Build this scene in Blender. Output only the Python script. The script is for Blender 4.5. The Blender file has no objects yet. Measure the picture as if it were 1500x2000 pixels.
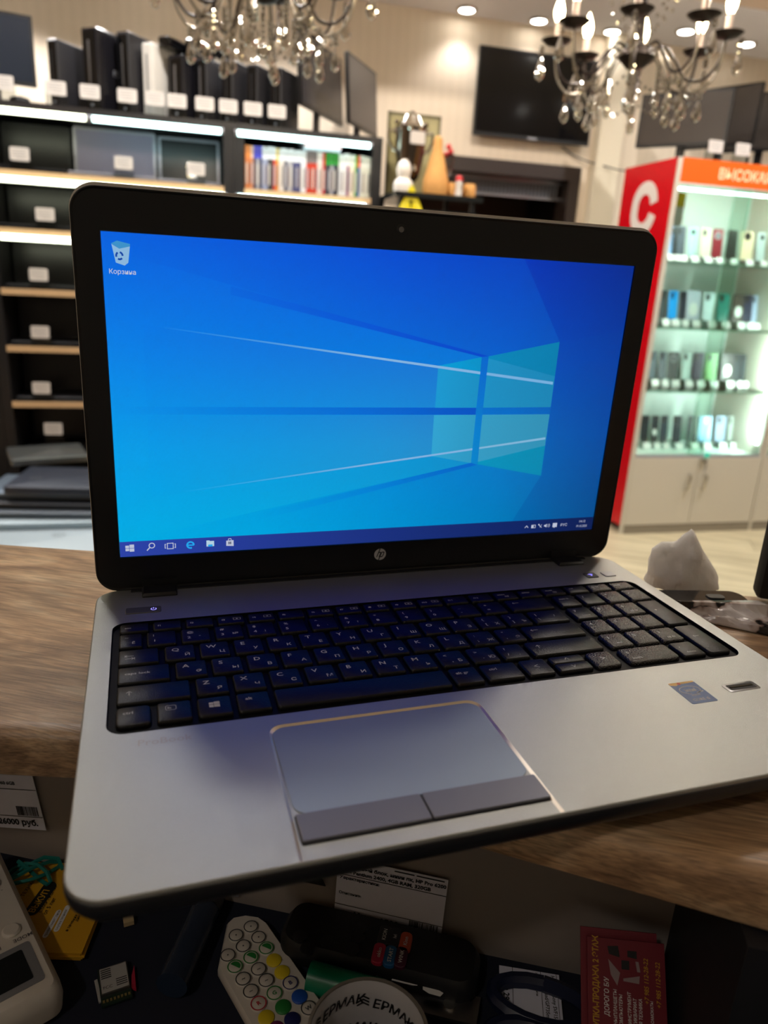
import bpy, math, random
from mathutils import Vector, Matrix
from mathutils.geometry import tessellate_polygon
random.seed(7)
SC = bpy.context.scene
COL = SC.collection
R = math.radians

# ---------------------------------------------------------------- camera, world, exposure
FPX = 1447.17
RW = ((0.97066800, -0.23448013, 0.05312914), (-0.02279036, -0.30972331, -0.95055356), (0.23934126, 0.92146109, -0.30598239))
CAM = Vector((0, 0, 1.30))
cam = bpy.data.cameras.new('camera')
cam.sensor_fit = 'AUTO'; cam.sensor_width = 36.0; cam.lens = FPX / 2000 * 36
cam.clip_start = 0.02; cam.clip_end = 60
cam.dof.use_dof = True; cam.dof.focus_distance = 0.44; cam.dof.aperture_fstop = cam.lens / 3.3
camo = bpy.data.objects.new('camera', cam); COL.objects.link(camo)
camo.matrix_world = Matrix(((RW[0][0], -RW[1][0], -RW[2][0], CAM[0]), (RW[0][1], -RW[1][1], -RW[2][1], CAM[1]), (RW[0][2], -RW[1][2], -RW[2][2], CAM[2]), (0, 0, 0, 1)))
SC.camera = camo
W = bpy.data.worlds.new('world'); SC.world = W; W.use_nodes = True
W.node_tree.nodes['Background'].inputs[0].default_value = (0.9, 0.85, 0.8, 1)
W.node_tree.nodes['Background'].inputs[1].default_value = 0.05
SC.view_settings.view_transform = 'Standard'; SC.view_settings.look = 'None'
SC.view_settings.gamma = 1.0; SC.view_settings.use_curve_mapping = False
SC.view_settings.exposure = 0.0
try:
    SC.cycles.use_denoising = True
    SC.cycles.max_bounces = 8; SC.cycles.transparent_max_bounces = 16
    SC.cycles.sample_clamp_indirect = 6.0
    SC.cycles.caustics_reflective = False; SC.cycles.caustics_refractive = False
except Exception: pass

def lamp(kind, name, loc, power, col, size=0.1, to=None, spot=None, blend=0.5):
    l = bpy.data.lights.new(name, kind); l.energy = power; l.color = col
    if kind == 'AREA': l.shape = 'DISK'; l.size = size
    else: l.shadow_soft_size = size
    if kind == 'SPOT': l.spot_size = R(spot or 90); l.spot_blend = blend
    o = bpy.data.objects.new(name, l); COL.objects.link(o); o.location = loc
    if to is not None:
        o.rotation_euler = (Vector(to) - Vector(loc)).to_track_quat('-Z', 'Y').to_euler()
    return o
WARM = (1.0, 0.90, 0.80); NEUT = (1.0, 0.975, 0.965)
# ceiling downlights outside the frame, some inferred, others added as fill light (x, y, watts)
CEIL = 3.05
# (x, y, watts, aim, cone in degrees, colour)
DOWN = [(-.55, 1.85, 37, (0.1, .3, 1.1), 75, NEUT), (1.62, 1.80, 58, (.2, .3, 1.1), 75, WARM),
        (-1.2, 3.05, 95, (-1.2, 3.9, 0), 125, NEUT), (0.1, 3.1, 95, (0.1, 3.9, 0), 125, NEUT), (1.3, 3.1, 72, (1.4, 3.9, 0), 125, WARM), (2.7, 2.3, 150, (2.8, 2.9, 0), 130, NEUT), (3.9, 2.6, 60, (3.9, 3.0, 0), 125, NEUT),  # added out of view to brighten the back wall and the floor
        (-1.6, 1.2, 30, (-1.8, 1.3, 0), 110, NEUT), (-1.2, -.9, 30, (-1.2, -1.2, 0), 130, WARM), (2.6, -.6, 46, (2.6, -1, 0), 130, WARM), (3.44, .37, 18, (3.4, .6, 0), 120, NEUT), (3.75, .82, 18, (3.7, 1, 0), 120, NEUT)]  # rear ones added as fill, last two inferred from glints on the television

# ---------------------------------------------------------------- pixel to place in the room
def _dir(px, py):
    v = Vector(((px - 750) / FPX, (py - 1000) / FPX, 1.0))
    return Vector([sum(RW[k][i] * v[k] for k in range(3)) for i in range(3)])
def atY(px, py, y): v = _dir(px, py); return CAM + v * (y / v.y)
def atZ(px, py, z): v = _dir(px, py); return CAM + v * ((z - CAM.z) / v.z)
def atP(px, py, p0, n):
    v = _dir(px, py); return CAM + v * ((Vector(p0) - CAM).dot(Vector(n)) / v.dot(Vector(n)))

# ---------------------------------------------------------------- materials
def lin(c):
    return tuple(((x / 255) / 12.92 if x / 255 <= 0.04045 else ((x / 255 + 0.055) / 1.055) ** 2.4) for x in c)
_M = {}
def mat(name, rgb=(128, 128, 128), rough=0.5, metal=0.0, emit=None, es=1.0, noise=0.0, nscale=40, bump=0.0, bscale=200, spec=0.5, sample=True):
    if name in _M: return _M[name]
    m = bpy.data.materials.new(name); m.use_nodes = True; nt = m.node_tree; b = nt.nodes['Principled BSDF']
    c = (*lin(rgb), 1)
    b.inputs['Base Color'].default_value = c; b.inputs['Roughness'].default_value = rough; b.inputs['Metallic'].default_value = metal
    b.inputs['Specular IOR Level'].default_value = spec
    if emit:
        b.inputs['Emission Color'].default_value = (*lin(emit), 1); b.inputs['Emission Strength'].default_value = es
        if not sample: m.cycles.emission_sampling = 'NONE'
    if noise or bump:
        tc = nt.nodes.new('ShaderNodeTexCoord')
    if noise:
        n = nt.nodes.new('ShaderNodeTexNoise'); n.inputs['Scale'].default_value = nscale; n.inputs['Detail'].default_value = 4
        nt.links.new(tc.outputs['Object'], n.inputs['Vector'])
        mx = nt.nodes.new('ShaderNodeMix'); mx.data_type = 'RGBA'
        mx.inputs[6].default_value = (*[max(0, x * (1 - noise)) for x in c[:3]], 1); mx.inputs[7].default_value = (*[min(1, x * (1 + noise)) for x in c[:3]], 1)
        nt.links.new(n.outputs[0], mx.inputs[0]); nt.links.new(mx.outputs[2], b.inputs['Base Color'])
    if bump:
        n2 = nt.nodes.new('ShaderNodeTexNoise'); n2.inputs['Scale'].default_value = bscale; n2.inputs['Detail'].default_value = 2
        nt.links.new(tc.outputs['Object'], n2.inputs['Vector'])
        bp = nt.nodes.new('ShaderNodeBump'); bp.inputs['Strength'].default_value = bump; bp.inputs['Distance'].default_value = 0.001
        nt.links.new(n2.outputs[0], bp.inputs['Height']); nt.links.new(bp.outputs[0], b.inputs['Normal'])
    _M[name] = m; return m
def glow(name, rgb, s=1.0, sample=True):          # pure emitter (lamps, lit screens)
    if name in _M: return _M[name]
    m = bpy.data.materials.new(name); m.use_nodes = True; nt = m.node_tree; nt.nodes.clear()
    e = nt.nodes.new('ShaderNodeEmission'); e.inputs[0].default_value = (*lin(rgb), 1); e.inputs[1].default_value = s
    o = nt.nodes.new('ShaderNodeOutputMaterial'); nt.links.new(e.outputs[0], o.inputs[0])
    if not sample: m.cycles.emission_sampling = 'NONE'
    _M[name] = m; return m
def glass(name, rgb=(225, 245, 235), rough=0.02, gl=1.0):
    if name in _M: return _M[name]
    m = bpy.data.materials.new(name); m.use_nodes = True; nt = m.node_tree; nt.nodes.clear()
    t = nt.nodes.new('ShaderNodeBsdfTransparent'); t.inputs[0].default_value = (*lin(rgb), 1)
    g = nt.nodes.new('ShaderNodeBsdfGlossy'); g.inputs['Roughness'].default_value = rough
    f = nt.nodes.new('ShaderNodeFresnel'); f.inputs[0].default_value = 1.45
    mul = nt.nodes.new('ShaderNodeMath'); mul.operation = 'MULTIPLY'; mul.inputs[1].default_value = gl; mul.use_clamp = True
    x = nt.nodes.new('ShaderNodeMixShader'); o = nt.nodes.new('ShaderNodeOutputMaterial')
    nt.links.new(f.outputs[0], mul.inputs[0]); nt.links.new(mul.outputs[0], x.inputs[0]); nt.links.new(t.outputs[0], x.inputs[1]); nt.links.new(g.outputs[0], x.inputs[2]); nt.links.new(x.outputs[0], o.inputs[0])
    _M[name] = m; return m

# ---------------------------------------------------------------- mesh building
class B:
    def __init__(s, M=None): s.v = []; s.f = []; s.mi = []; s.cur = 0; s.M = M or Matrix(); s.cols = None
    def vert(s, p): s.v.append(s.M @ Vector(p)); return len(s.v) - 1
    def face(s, idx): s.f.append(tuple(idx)); s.mi.append(s.cur)
    def poly(s, pts): s.face([s.vert(p) for p in pts]); return s
    def box(s, c, d, rz=0.0, m=None):
        x, y, z = [k / 2 for k in d]; T = Matrix.Translation(Vector(c)) @ Matrix.Rotation(rz, 4, 'Z')
        if m is not None: T = m
        i = [s.vert(T @ Vector(p)) for p in ((-x, -y, -z), (x, -y, -z), (x, y, -z), (-x, y, -z), (-x, -y, z), (x, -y, z), (x, y, z), (-x, y, z))]
        for q in ((0, 3, 2, 1), (4, 5, 6, 7), (0, 1, 5, 4), (1, 2, 6, 5), (2, 3, 7, 6), (3, 0, 4, 7)): s.face([i[k] for k in q])
        return s
    def box2(s, a, b): return s.box([(a[k] + b[k]) / 2 for k in range(3)], [abs(b[k] - a[k]) for k in range(3)])
    def loft(s, rings, caps=True, close=True):
        ids = [[s.vert(p) for p in r] for r in rings]; n = len(rings[0])
        for a, b in zip(ids, ids[1:]):
            for k in range(n if close else n - 1):
                j = (k + 1) % n; s.face((a[k], a[j], b[j], b[k]))
        if caps: s.face(ids[0][::-1]); s.face(ids[-1])
        return s
    def rr(s, x0, y0, x1, y1, zs, r=0.003, seg=4, T=None):      # rounded rectangle lofted through [(z, inset), ...]
        T = T or Matrix(); rings = []
        for z, ins in zs: rings.append([T @ Vector((px, py, z)) for px, py in rrect(x0 + ins, y0 + ins, x1 - ins, y1 - ins, max(r - ins, 1e-5), seg)])
        return s.loft(rings)
    def cyl(s, p0, p1, r0, r1=None, seg=12, caps=True):
        r1 = r0 if r1 is None else r1; p0 = Vector(p0); p1 = Vector(p1); a = (p1 - p0).normalized()
        u = a.orthogonal().normalized(); w = a.cross(u)
        ring = lambda p, r: [p + (u * math.cos(t) + w * math.sin(t)) * r for t in [2 * math.pi * k / seg for k in range(seg)]]
        return s.loft([ring(p0, r0), ring(p1, r1)], caps)
    def lathe(s, prof, c=(0, 0, 0), seg=16, caps=True):
        c = Vector(c)
        return s.loft([[c + Vector((r * math.cos(2 * math.pi * k / seg), r * math.sin(2 * math.pi * k / seg), z)) for k in range(seg)] for r, z in prof], caps)
    def tube(s, pts, r, seg=6, rad=None):
        pts = [Vector(p) for p in pts]; rings = []; up = None
        for i, p in enumerate(pts):
            t = (pts[min(i + 1, len(pts) - 1)] - pts[max(i - 1, 0)]).normalized()
            if up is None: up = t.orthogonal().normalized()
            up = (up - t * up.dot(t)).normalized(); w = t.cross(up); rr_ = rad[i] if rad else r
            rings.append([p + (up * math.cos(a) + w * math.sin(a)) * rr_ for a in [2 * math.pi * k / seg for k in range(seg)]])
        return s.loft(rings)
    def ball(s, c, r, seg=8, rz=None):
        n = max(4, seg // 2); rz = rz or r
        return s.lathe([(max(1e-5, r * math.sin(math.pi * k / n)), -rz * math.cos(math.pi * k / n)) for k in range(n + 1)], c, seg, False)
    def plate(s, loops, z0, z1=None, T=None):                    # polygon with holes, optional thickness (sides on every loop)
        T = T or Matrix(); L = [[Vector((p[0], p[1], 0)) for p in l] for l in loops]
        tris = tessellate_polygon(L); flat = [p for l in L for p in l]
        top = [s.vert(T @ Vector((p.x, p.y, z0))) for p in flat]
        for t in tris:
            a, b, c = [flat[k] for k in t]
            n = (b - a).cross(c - a).z
            s.face([top[k] for k in (t if n > 0 else t[::-1])])
        if z1 is not None:
            bot = [s.vert(T @ Vector((p.x, p.y, z1))) for p in flat]
            for t in tris:
                a, b, c = [flat[k] for k in t]; n = (b - a).cross(c - a).z
                s.face([bot[k] for k in (t if n < 0 else t[::-1])])
            o = 0
            for l in L:
                n = len(l)
                for k in range(n):
                    j = (k + 1) % n; s.face((top[o + k], bot[o + k], bot[o + j], top[o + j]))
                o += n
        return s
    def stroke(s, pts, w, z=0.0, T=None, close=False):           # flat mitred ribbon
        T = T or Matrix(); P = [Vector((p[0], p[1])) for p in pts]
        P = [p for k, p in enumerate(P) if k == 0 or (p - P[k - 1]).length > 1e-9]
        if close and (P[0] - P[-1]).length < 1e-9: P.pop()
        n = len(P)
        if n < 2: return s
        L, Rr = [], []
        for k in range(n):
            a = P[k - 1] if (k or close) else None; c = P[(k + 1) % n] if (k < n - 1 or close) else None
            d1 = (P[k] - a).normalized() if a is not None else None; d2 = (c - P[k]).normalized() if c is not None else None
            d1 = d1 or d2; d2 = d2 or d1; m = (Vector((-d1.y, d1.x)) + Vector((-d2.y, d2.x)))
            m = m.normalized() if m.length > 1e-6 else Vector((-d1.y, d1.x)); q = max(.35, m.dot(Vector((-d1.y, d1.x))))
            m = m * (w / 2 / q); L.append(s.vert(T @ Vector((*(P[k] + m), z)))); Rr.append(s.vert(T @ Vector((*(P[k] - m), z))))
        for k in range(n if close else n - 1):
            j = (k + 1) % n; s.face((Rr[k], Rr[j], L[j], L[k]))
        return s
    def disc(s, c, r, z=0.0, seg=20, T=None, r2=None):
        T = T or Matrix(); r2 = r2 or r
        return s.poly([T @ Vector((c[0] + r * math.cos(2 * math.pi * k / seg), c[1] + r2 * math.sin(2 * math.pi * k / seg), z)) for k in range(seg)])
    def done(s, name, mats, parent=None, loc=(0, 0, 0), rot=(0, 0, 0), smooth=False, kind=None, label=None, cat=None, group=None):
        me = bpy.data.meshes.new(name); me.from_pydata([tuple(p) for p in s.v], [], s.f)
        if not isinstance(mats, (list, tuple)): mats = [mats]
        for m in mats: me.materials.append(m)
        me.polygons.foreach_set('material_index', s.mi)
        if smooth:
            me.polygons.foreach_set('use_smooth', [True] * len(s.f))
            try: me.set_sharp_from_angle(angle=R(38))
            except Exception: pass
        me.update()
        o = bpy.data.objects.new(name, me); COL.objects.link(o)
        if parent: o.parent = parent
        o.location = loc; o.rotation_euler = rot
        if kind: o['kind'] = kind
        if label: o['label'] = label
        if cat: o['category'] = cat
        if group: o['group'] = group
        return o
def rrect(x0, y0, x1, y1, r, seg=4):
    out = []
    r = min(r, (x1 - x0) / 2, (y1 - y0) / 2)
    for cx, cy, a in ((x1 - r, y0 + r, -90), (x1 - r, y1 - r, 0), (x0 + r, y1 - r, 90), (x0 + r, y0 + r, 180)):
        for k in range(seg + 1):
            t = R(a + 90 * k / seg); out.append((cx + r * math.cos(t), cy + r * math.sin(t)))
    return out
def thing(name, label, cat, loc=(0, 0, 0), rz=0.0, group=None, rot=None):
    o = bpy.data.objects.new(name, None); COL.objects.link(o); o.empty_display_size = 0.02
    o.location = loc; o.rotation_euler = rot or (0, 0, rz); o['label'] = label; o['category'] = cat
    if group: o['group'] = group
    return o
def dup(root, loc=None, rz=None, label=None, group=None):
    r = root.copy(); COL.objects.link(r)
    if loc is not None: r.location = loc
    if rz is not None: r.rotation_euler = (0, 0, rz)
    if label: r['label'] = label
    if group: r['group'] = group
    for ch in list(root.children):
        c = ch.copy(); COL.objects.link(c); c.parent = r
        for g in ch.children:
            d = g.copy(); COL.objects.link(d); d.parent = c
    return r
# text as flat mesh, baked into builder b through matrix T
_TX = {}
def text_geo(s, bold=0.0, shear=0.0, align='LEFT'):
    key = (s, bold, shear, align)
    if key in _TX: return _TX[key]
    cu = bpy.data.curves.new('t', 'FONT'); cu.body = s; cu.size = 1.0; cu.resolution_u = 2; cu.offset = bold; cu.shear = shear
    cu.align_x = align; cu.fill_mode = 'BOTH'
    o = bpy.data.objects.new('t', cu); COL.objects.link(o)
    dg = bpy.context.evaluated_depsgraph_get(); dg.update()
    me = bpy.data.meshes.new_from_object(o.evaluated_get(dg))
    vs = [tuple(v.co) for v in me.vertices]; fs = [tuple(p.vertices) for p in me.polygons]
    bpy.data.objects.remove(o); bpy.data.curves.remove(cu); bpy.data.meshes.remove(me)
    _TX[key] = (vs, fs); return _TX[key]
def text(b, s, size, T, bold=0.0, shear=0.0, align='LEFT', sx=1.0):
    vs, fs = text_geo(s, bold, shear, align); o = len(b.v)
    for v in vs: b.vert(T @ Vector((v[0] * size * sx, v[1] * size, 0)))
    for f in fs: b.face([o + k for k in f])
def TR(x, y, z=0): return Matrix.Translation(Vector((x, y, z)))
def frame(o, ux, uy):                                            # matrix with x axis ux, y axis uy
    ux = Vector(ux).normalized(); uy = Vector(uy); n = ux.cross(uy).normalized(); uy = n.cross(ux)
    return Matrix(((ux.x, uy.x, n.x, o[0]), (ux.y, uy.y, n.y, o[1]), (ux.z, uy.z, n.z, o[2]), (0, 0, 0, 1)))

# ---------------------------------------------------------------- shared materials
BLACK = mat('black_plastic', (16, 16, 18), 0.35)
MATTE = mat('matte_black', (14, 14, 16), 0.6)
PIANO = mat('gloss_black', (8, 8, 10), 0.12)
WHITE = mat('white_paper', (232, 230, 226), 0.7)
INK = mat('black_ink', (14, 14, 14), 0.6)
CLEAR = glass('clear_acrylic', (225, 228, 228), 0.05)
CHROME = mat('chrome', (215, 210, 200), 0.12, 1.0)
STEEL = mat('brushed_steel', (150, 150, 152), 0.35, 1.0)
GREY = mat('grey_plastic', (120, 120, 124), 0.5)
SILVER = mat('silver_plastic', (170, 172, 178), 0.4, 0.3)

# ---------------------------------------------------------------- the room
XL, XR, YB, YF = -2.6, 4.6, 4.4, -1.8
wallm = mat('beige_wallpaper', (224, 208, 186), 0.75, noise=0.05, nscale=3)
nt = wallm.node_tree                                              # faint vertical stripes of the wallpaper
bs = nt.nodes['Principled BSDF']; src = bs.inputs['Base Color'].links[0].from_socket
tc = nt.nodes.new('ShaderNodeTexCoord'); wv = nt.nodes.new('ShaderNodeTexWave'); wv.inputs['Scale'].default_value = 6; wv.inputs['Distortion'].default_value = 0.3
nt.links.new(tc.outputs['Object'], wv.inputs['Vector'])
mx = nt.nodes.new('ShaderNodeMix'); mx.data_type = 'RGBA'; mx.blend_type = 'MULTIPLY'; mx.inputs[7].default_value = (0.965, 0.965, 0.96, 1)
nt.links.new(wv.outputs[0], mx.inputs[0]); nt.links.new(src, mx.inputs[6]); nt.links.new(mx.outputs[2], bs.inputs['Base Color'])
ceilm = mat('ceiling_paint', (232, 224, 214), 0.8)
soffm = mat('soffit_paint', (244, 242, 246), .7)
dx1 = atY(1103, 390, YB).x; dx0 = dx1 - 0.95; dzt = atY(1090, 352, YB).z
b = B(); b.box2((XL, YB, 0), (dx0, YB + .12, CEIL)); b.box2((dx0, YB, dzt), (dx1, YB + .12, CEIL)); b.box2((dx1, YB, 0), (XR, YB + .12, CEIL))
b.done('wall_back', wallm, kind='structure')
B().box2((XL - .1, YF, 0), (XL, YB + .12, CEIL)).done('wall_left', wallm, kind='structure')
B().box2((XR, YF, 0), (XR + .1, YB + .12, CEIL)).done('wall_right', wallm, kind='structure')
B().box2((XL - .1, YF - .1, 0), (XR + .1, YF, CEIL)).done('wall_front', mat('shop_rear_wall', (172, 170, 168), 0.8, noise=.1, nscale=2), kind='structure')
B().box2((XL - .1, YF - .1, CEIL), (XR + .1, YB + .12, CEIL + .1)).done('ceiling', ceilm, kind='structure')
# floor with wood-look planks
fm = mat('floor_laminate', (196, 184, 152), 0.45); nt = fm.node_tree; bs = nt.nodes['Principled BSDF']
tc = nt.nodes.new('ShaderNodeTexCoord'); mp = nt.nodes.new('ShaderNodeMapping'); mp.inputs['Rotation'].default_value = (0, 0, R(28)); mp.inputs['Scale'].default_value = (1, 6, 1)
n1 = nt.nodes.new('ShaderNodeTexNoise'); n1.inputs['Scale'].default_value = 2.2; n1.inputs['Detail'].default_value = 5
cr = nt.nodes.new('ShaderNodeValToRGB'); cr.color_ramp.elements[0].position = .3; cr.color_ramp.elements[0].color = (*lin((172, 160, 130)), 1)
cr.color_ramp.elements[1].position = .7; cr.color_ramp.elements[1].color = (*lin((214, 202, 168)), 1)
nt.links.new(tc.outputs['Object'], mp.inputs[0]); nt.links.new(mp.outputs[0], n1.inputs['Vector']); nt.links.new(n1.outputs[0], cr.inputs[0]); nt.links.new(cr.outputs[0], bs.inputs['Base Color'])
fl = B().box2((XL - .1, YF - .1, -0.1), (XR + .1, YB + .12, 0)).done('floor', mat('floor_joint', (120, 110, 90), .7), kind='structure')
# laid planks, each a piece of its own
ca, sa = math.cos(R(-28)), math.sin(R(-28)); PL, PW = 1.28, 0.19
pm = B().box((0, 0, 0.002), (PL - .003, PW - .003, 0.004)).done('plank', fm, fl, (0, 0, 0), (0, 0, R(-28)))
first = True
for i in range(-4, 8):
    for j in range(-16, 30):
        u = i * PL + (j % 3) * PL / 3; v = j * PW; x = ca * u - sa * v; y = sa * u + ca * v
        if 0.9 < x < XR - .75 and 1.2 < y < YB - .75 and x > 0.45 * y:
            if first: pm.location = (x, y, 0); first = False
            else:
                q = pm.copy(); COL.objects.link(q); q.location = (x, y, 0)
# soffit along the back wall
SZ, SY = atY(1170, 66, YB).z, 3.72
B().box2((XL, SY, SZ), (XR, YB, CEIL)).done('ceiling_soffit', [mat('soffit_face', (234, 214, 196), .8)], kind='structure')
B().box2((XL, SY + .015, SZ - .006), (XR, YB, SZ)).done('trim_1', soffm, kind='structure')
# pilaster between the television and the showcase
px0, px1 = atY(1168, 300, YB - .08).x, atY(1212, 300, YB - .08).x
B().box2((px0, YB - .08, 0), (px1, YB, SZ - .006)).done('trim_2', mat('pilaster_paint', (226, 214, 190), .7), kind='structure')
B().box2((XL, YB - .012, 0), (dx0 - .07, YB, .08)).done('baseboard_back', mat('baseboard_brown', (60, 45, 36), .5), kind='structure')

# doorway in the back wall with dark frame and roller grille
frm = mat('dark_wood_frame', (46, 34, 28), .45)
d = thing('door_1', 'dark brown framed doorway below the television with dim room behind', 'doorway', (dx0, YB, 0)); d['kind'] = 'structure'
dw = dx1 - dx0
B().box2((-.07, -.03, 0), (0, .12, dzt + .07)).done('door_jamb', frm, d)
B().box2((dw, -.03, 0), (dw + .07, .12, dzt + .07)).done('door_jamb', frm, d)
B().box2((-.07, -.032, dzt), (dw + .07, .12, dzt + .075)).done('door_lintel', frm, d)
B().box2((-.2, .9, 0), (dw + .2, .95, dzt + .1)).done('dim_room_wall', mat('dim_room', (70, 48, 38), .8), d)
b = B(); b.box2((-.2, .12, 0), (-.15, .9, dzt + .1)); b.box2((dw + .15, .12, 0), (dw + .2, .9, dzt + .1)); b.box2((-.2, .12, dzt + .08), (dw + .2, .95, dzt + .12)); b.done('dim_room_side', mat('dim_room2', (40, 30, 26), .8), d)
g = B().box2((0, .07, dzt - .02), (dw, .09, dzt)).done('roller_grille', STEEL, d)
B().box2((0, .07, dzt - .105), (dw, .09, dzt - .092)).done('grille_rail', STEEL, g)
bar = None
for k in range(int(dw / .024)):
    x = .012 + k * .024
    if bar is None: bar = B().box((0, .08, dzt - .055), (.011, .008, .075)).done('grille_bar', mat('grille_grey', (120, 122, 128), .5), g, (x, 0, 0))
    else: q = bar.copy(); COL.objects.link(q); q.location = (x, 0, 0)

# recessed downlights
def downlight(x, y, z, label, power, group=None, aim=None, col=NEUT, vis=22, cone=120):
    t = thing('ceiling_downlight', label, 'ceiling light', (x, y, z), group=group)
    B().lathe([(.052, 0), (.056, -.004), (.05, -.012), (.04, -.008), (.038, -.003)], seg=20, caps=False).done('trim_ring', CHROME, t, smooth=True)
    B().lathe([(.001, -.004), (.03, -.006), (.039, -.010)][::-1] , seg=20).done('lamp_lens', glow('downlight_lens', (255, 250, 240), vis, False), t)
    l = lamp('SPOT', 'downlight_beam', (x, y, z - .03), power, col, .10 if y < 2 else .035, to=aim or (x, y - .001, 0), spot=cone, blend=.6); return t
names = [(912, 18, 'leftmost ceiling downlight in the soffit above the wall television'), (1049, 42, 'glowing downlight in the soffit directly above the wall television'), (1186, 66, 'downlight in the soffit seen through the crystal chandelier'), (1340, 60, 'downlight in the soffit right of the lit chandelier candles'), (1458, 85, 'rightmost downlight in the soffit above the showcase monitors')]
for px, py, lb in names:
    p = atZ(px, py, SZ - .008); downlight(p.x, min(max(p.y, SY + .08), YB - .1), SZ - .006, lb, 8, aim=(p.x, p.y - .5, 0))
for x in (-1.5, -.85, -.2, .45): downlight(x, 4.08, SZ - .006, 'assumed ceiling downlight outside the picture over the shop floor', 36, 'ceiling downlights over the shop floor', aim=(x, 3.7, 0))
for k, (x, y, w, aimp, cone, col) in enumerate(DOWN):
    t = downlight(x, y, CEIL, 'assumed ceiling downlight outside the picture over the shop floor', w, 'ceiling downlights over the shop floor', aim=aimp, cone=cone, col=col)

# ---------------------------------------------------------------- the laptop (local units: millimetres scaled by S)
S = 0.001
LAPO = Vector((-0.04776, 0.20710, 1.09742)); ZC = 1.09742 - 0.0235     # ZC = top of the counter
lap = thing('laptop', 'open silver laptop with blue desktop on its screen on the wooden counter', 'laptop', LAPO, R(4))
MS = Matrix.Scale(S, 4)
alu = mat('deck_aluminium', (172, 175, 172), 0.29, 0.72, noise=.07, nscale=1500, bump=.25, bscale=2600)
aludark = mat('pad_aluminium', (150, 164, 178), 0.45, 0.6, bump=.12, bscale=3000)
btnm = mat('pad_button_grey', (122, 124, 134), 0.42, 0.6)
keym = mat('key_black', (6, 6, 9), 0.38, bump=.2, bscale=1500, spec=.4)
keyw = mat('key_worn', (18, 16, 15), 0.27, bump=.7, bscale=1100, spec=.9)
trayd = mat('key_tray', (8, 9, 11), 0.5, spec=.12)
shellm = mat('base_shell', (44, 45, 49), 0.38, 0.3)
legm = mat('key_print', (200, 200, 196), 0.5)
outer = rrect(0, 0, 375, 256, 15, 8)
# deck outline with the sunken strip around the pad open to the front edge
def deck_outline(x_in=0.0):
    pts = []
    o = rrect(x_in, x_in, 375 - x_in, 256 - x_in, 15 - x_in, 8)
    # rrect starts at bottom-right corner; insert the notch on the front edge at the end
    pts = list(o)
    n0, n1, nt_ = 79.5 - 0, 188.0, 86.0
    r = 7
    ins = [(n0, x_in), (n0 + 1.8, nt_ - r)]
    for k in range(1, 6): a = R(180 - 90 * k / 5); ins.append((n0 + 1.8 + r + r * math.cos(a), nt_ - r + r * math.sin(a)))
    for k in range(0, 6): a = R(90 - 90 * k / 5); ins.append((n1 - .6 - r + r * math.cos(a), nt_ - r + r * math.sin(a)))
    ins += [(n1, x_in)]
    return pts + ins, ins
dk, notch = deck_outline(0.6)
well = rrect(10.6, 94.6, 364.6, 207.4, 8, 6)
b = B(MS); b.plate([dk, well[::-1]], 0)
o1 = [Vector((p[0], p[1], 0)) for p in dk]
def off(pts, d):
    out = []; n = len(pts)
    for k in range(n):
        a, c, e = pts[k - 1], pts[k], pts[(k + 1) % n]
        t1 = Vector((c[0] - a[0], c[1] - a[1])); t2 = Vector((e[0] - c[0], e[1] - c[1]))
        if t1.length < 1e-6: t1 = t2
        if t2.length < 1e-6: t2 = t1
        n_ = (Vector((t1.y, -t1.x)).normalized() + Vector((t2.y, -t2.x)).normalized()).normalized()
        out.append((c[0] + n_.x * d, c[1] + n_.y * d))
    return out
# rounded outer lip
full = rrect(.6, .6, 374.4, 255.4, 14.4, 8)
b.loft([[(p[0], p[1], z) for p in off(full, d)] for d, z in ((0, 0), (.45, -.18), (.6, -.6), (.6, -2.0))], caps=False)
b.done('palmrest_deck', alu, lap, smooth=True)
# notch wall (bevel round the pad, warm highlight put into its colour) and its sunken floor
b = B(MS)
wl = [(p[0], p[1]) for p in notch]
cx, cy = 134, 40
inn = [(p[0] + (1.4 if p[0] < cx else -1.4), p[1] - (1.9 if p[1] > 70 else 0)) for p in wl]
b.loft([[(p[0], p[1], 0) for p in wl], [(p[0], p[1], -.9) for p in inn]], caps=False, close=False)
b.done('pad_bevel', mat('pad_bevel', (222, 208, 186), .28, .8), lap, smooth=True)
B(MS).plate([[(p[0], p[1]) for p in inn]], -.9).done('pad_surround', alu, lap)
b = B(MS); b.rr(82.6, 25.2, 186.2, 84.6, ((-1.2, 0), (-.62, 0), (-.5, .15)), 6.5, 6); 
b.done('touchpad', aludark, lap, smooth=True)
for x0, x1, nm in ((82.4, 134.2, 'l'), (134.9, 187.0, 'r')):
    B(MS).rr(x0, 9.8, x1, 24.9, ((-1.3, 0), (.25, 0), (.55, .35)), 1.0, 3).done('touchpad_button', btnm, lap, smooth=True)
B(MS).rr(82, 9, 187.3, 25.4, ((-1.25, 0), (-.85, 0)), 1, 3).done('button_gap', MATTE, lap)
# well walls and floor
b = B(MS); b.loft([[(p[0], p[1], 0.05) for p in well], [(p[0], p[1], -1.9) for p in off(well, -.5)]], caps=False)
for f_ in range(len(b.f)): b.f[f_] = b.f[f_][::-1]
b.plate([off(well, -.5)], -1.9)
b.done('keyboard_tray', trayd, lap)
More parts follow.
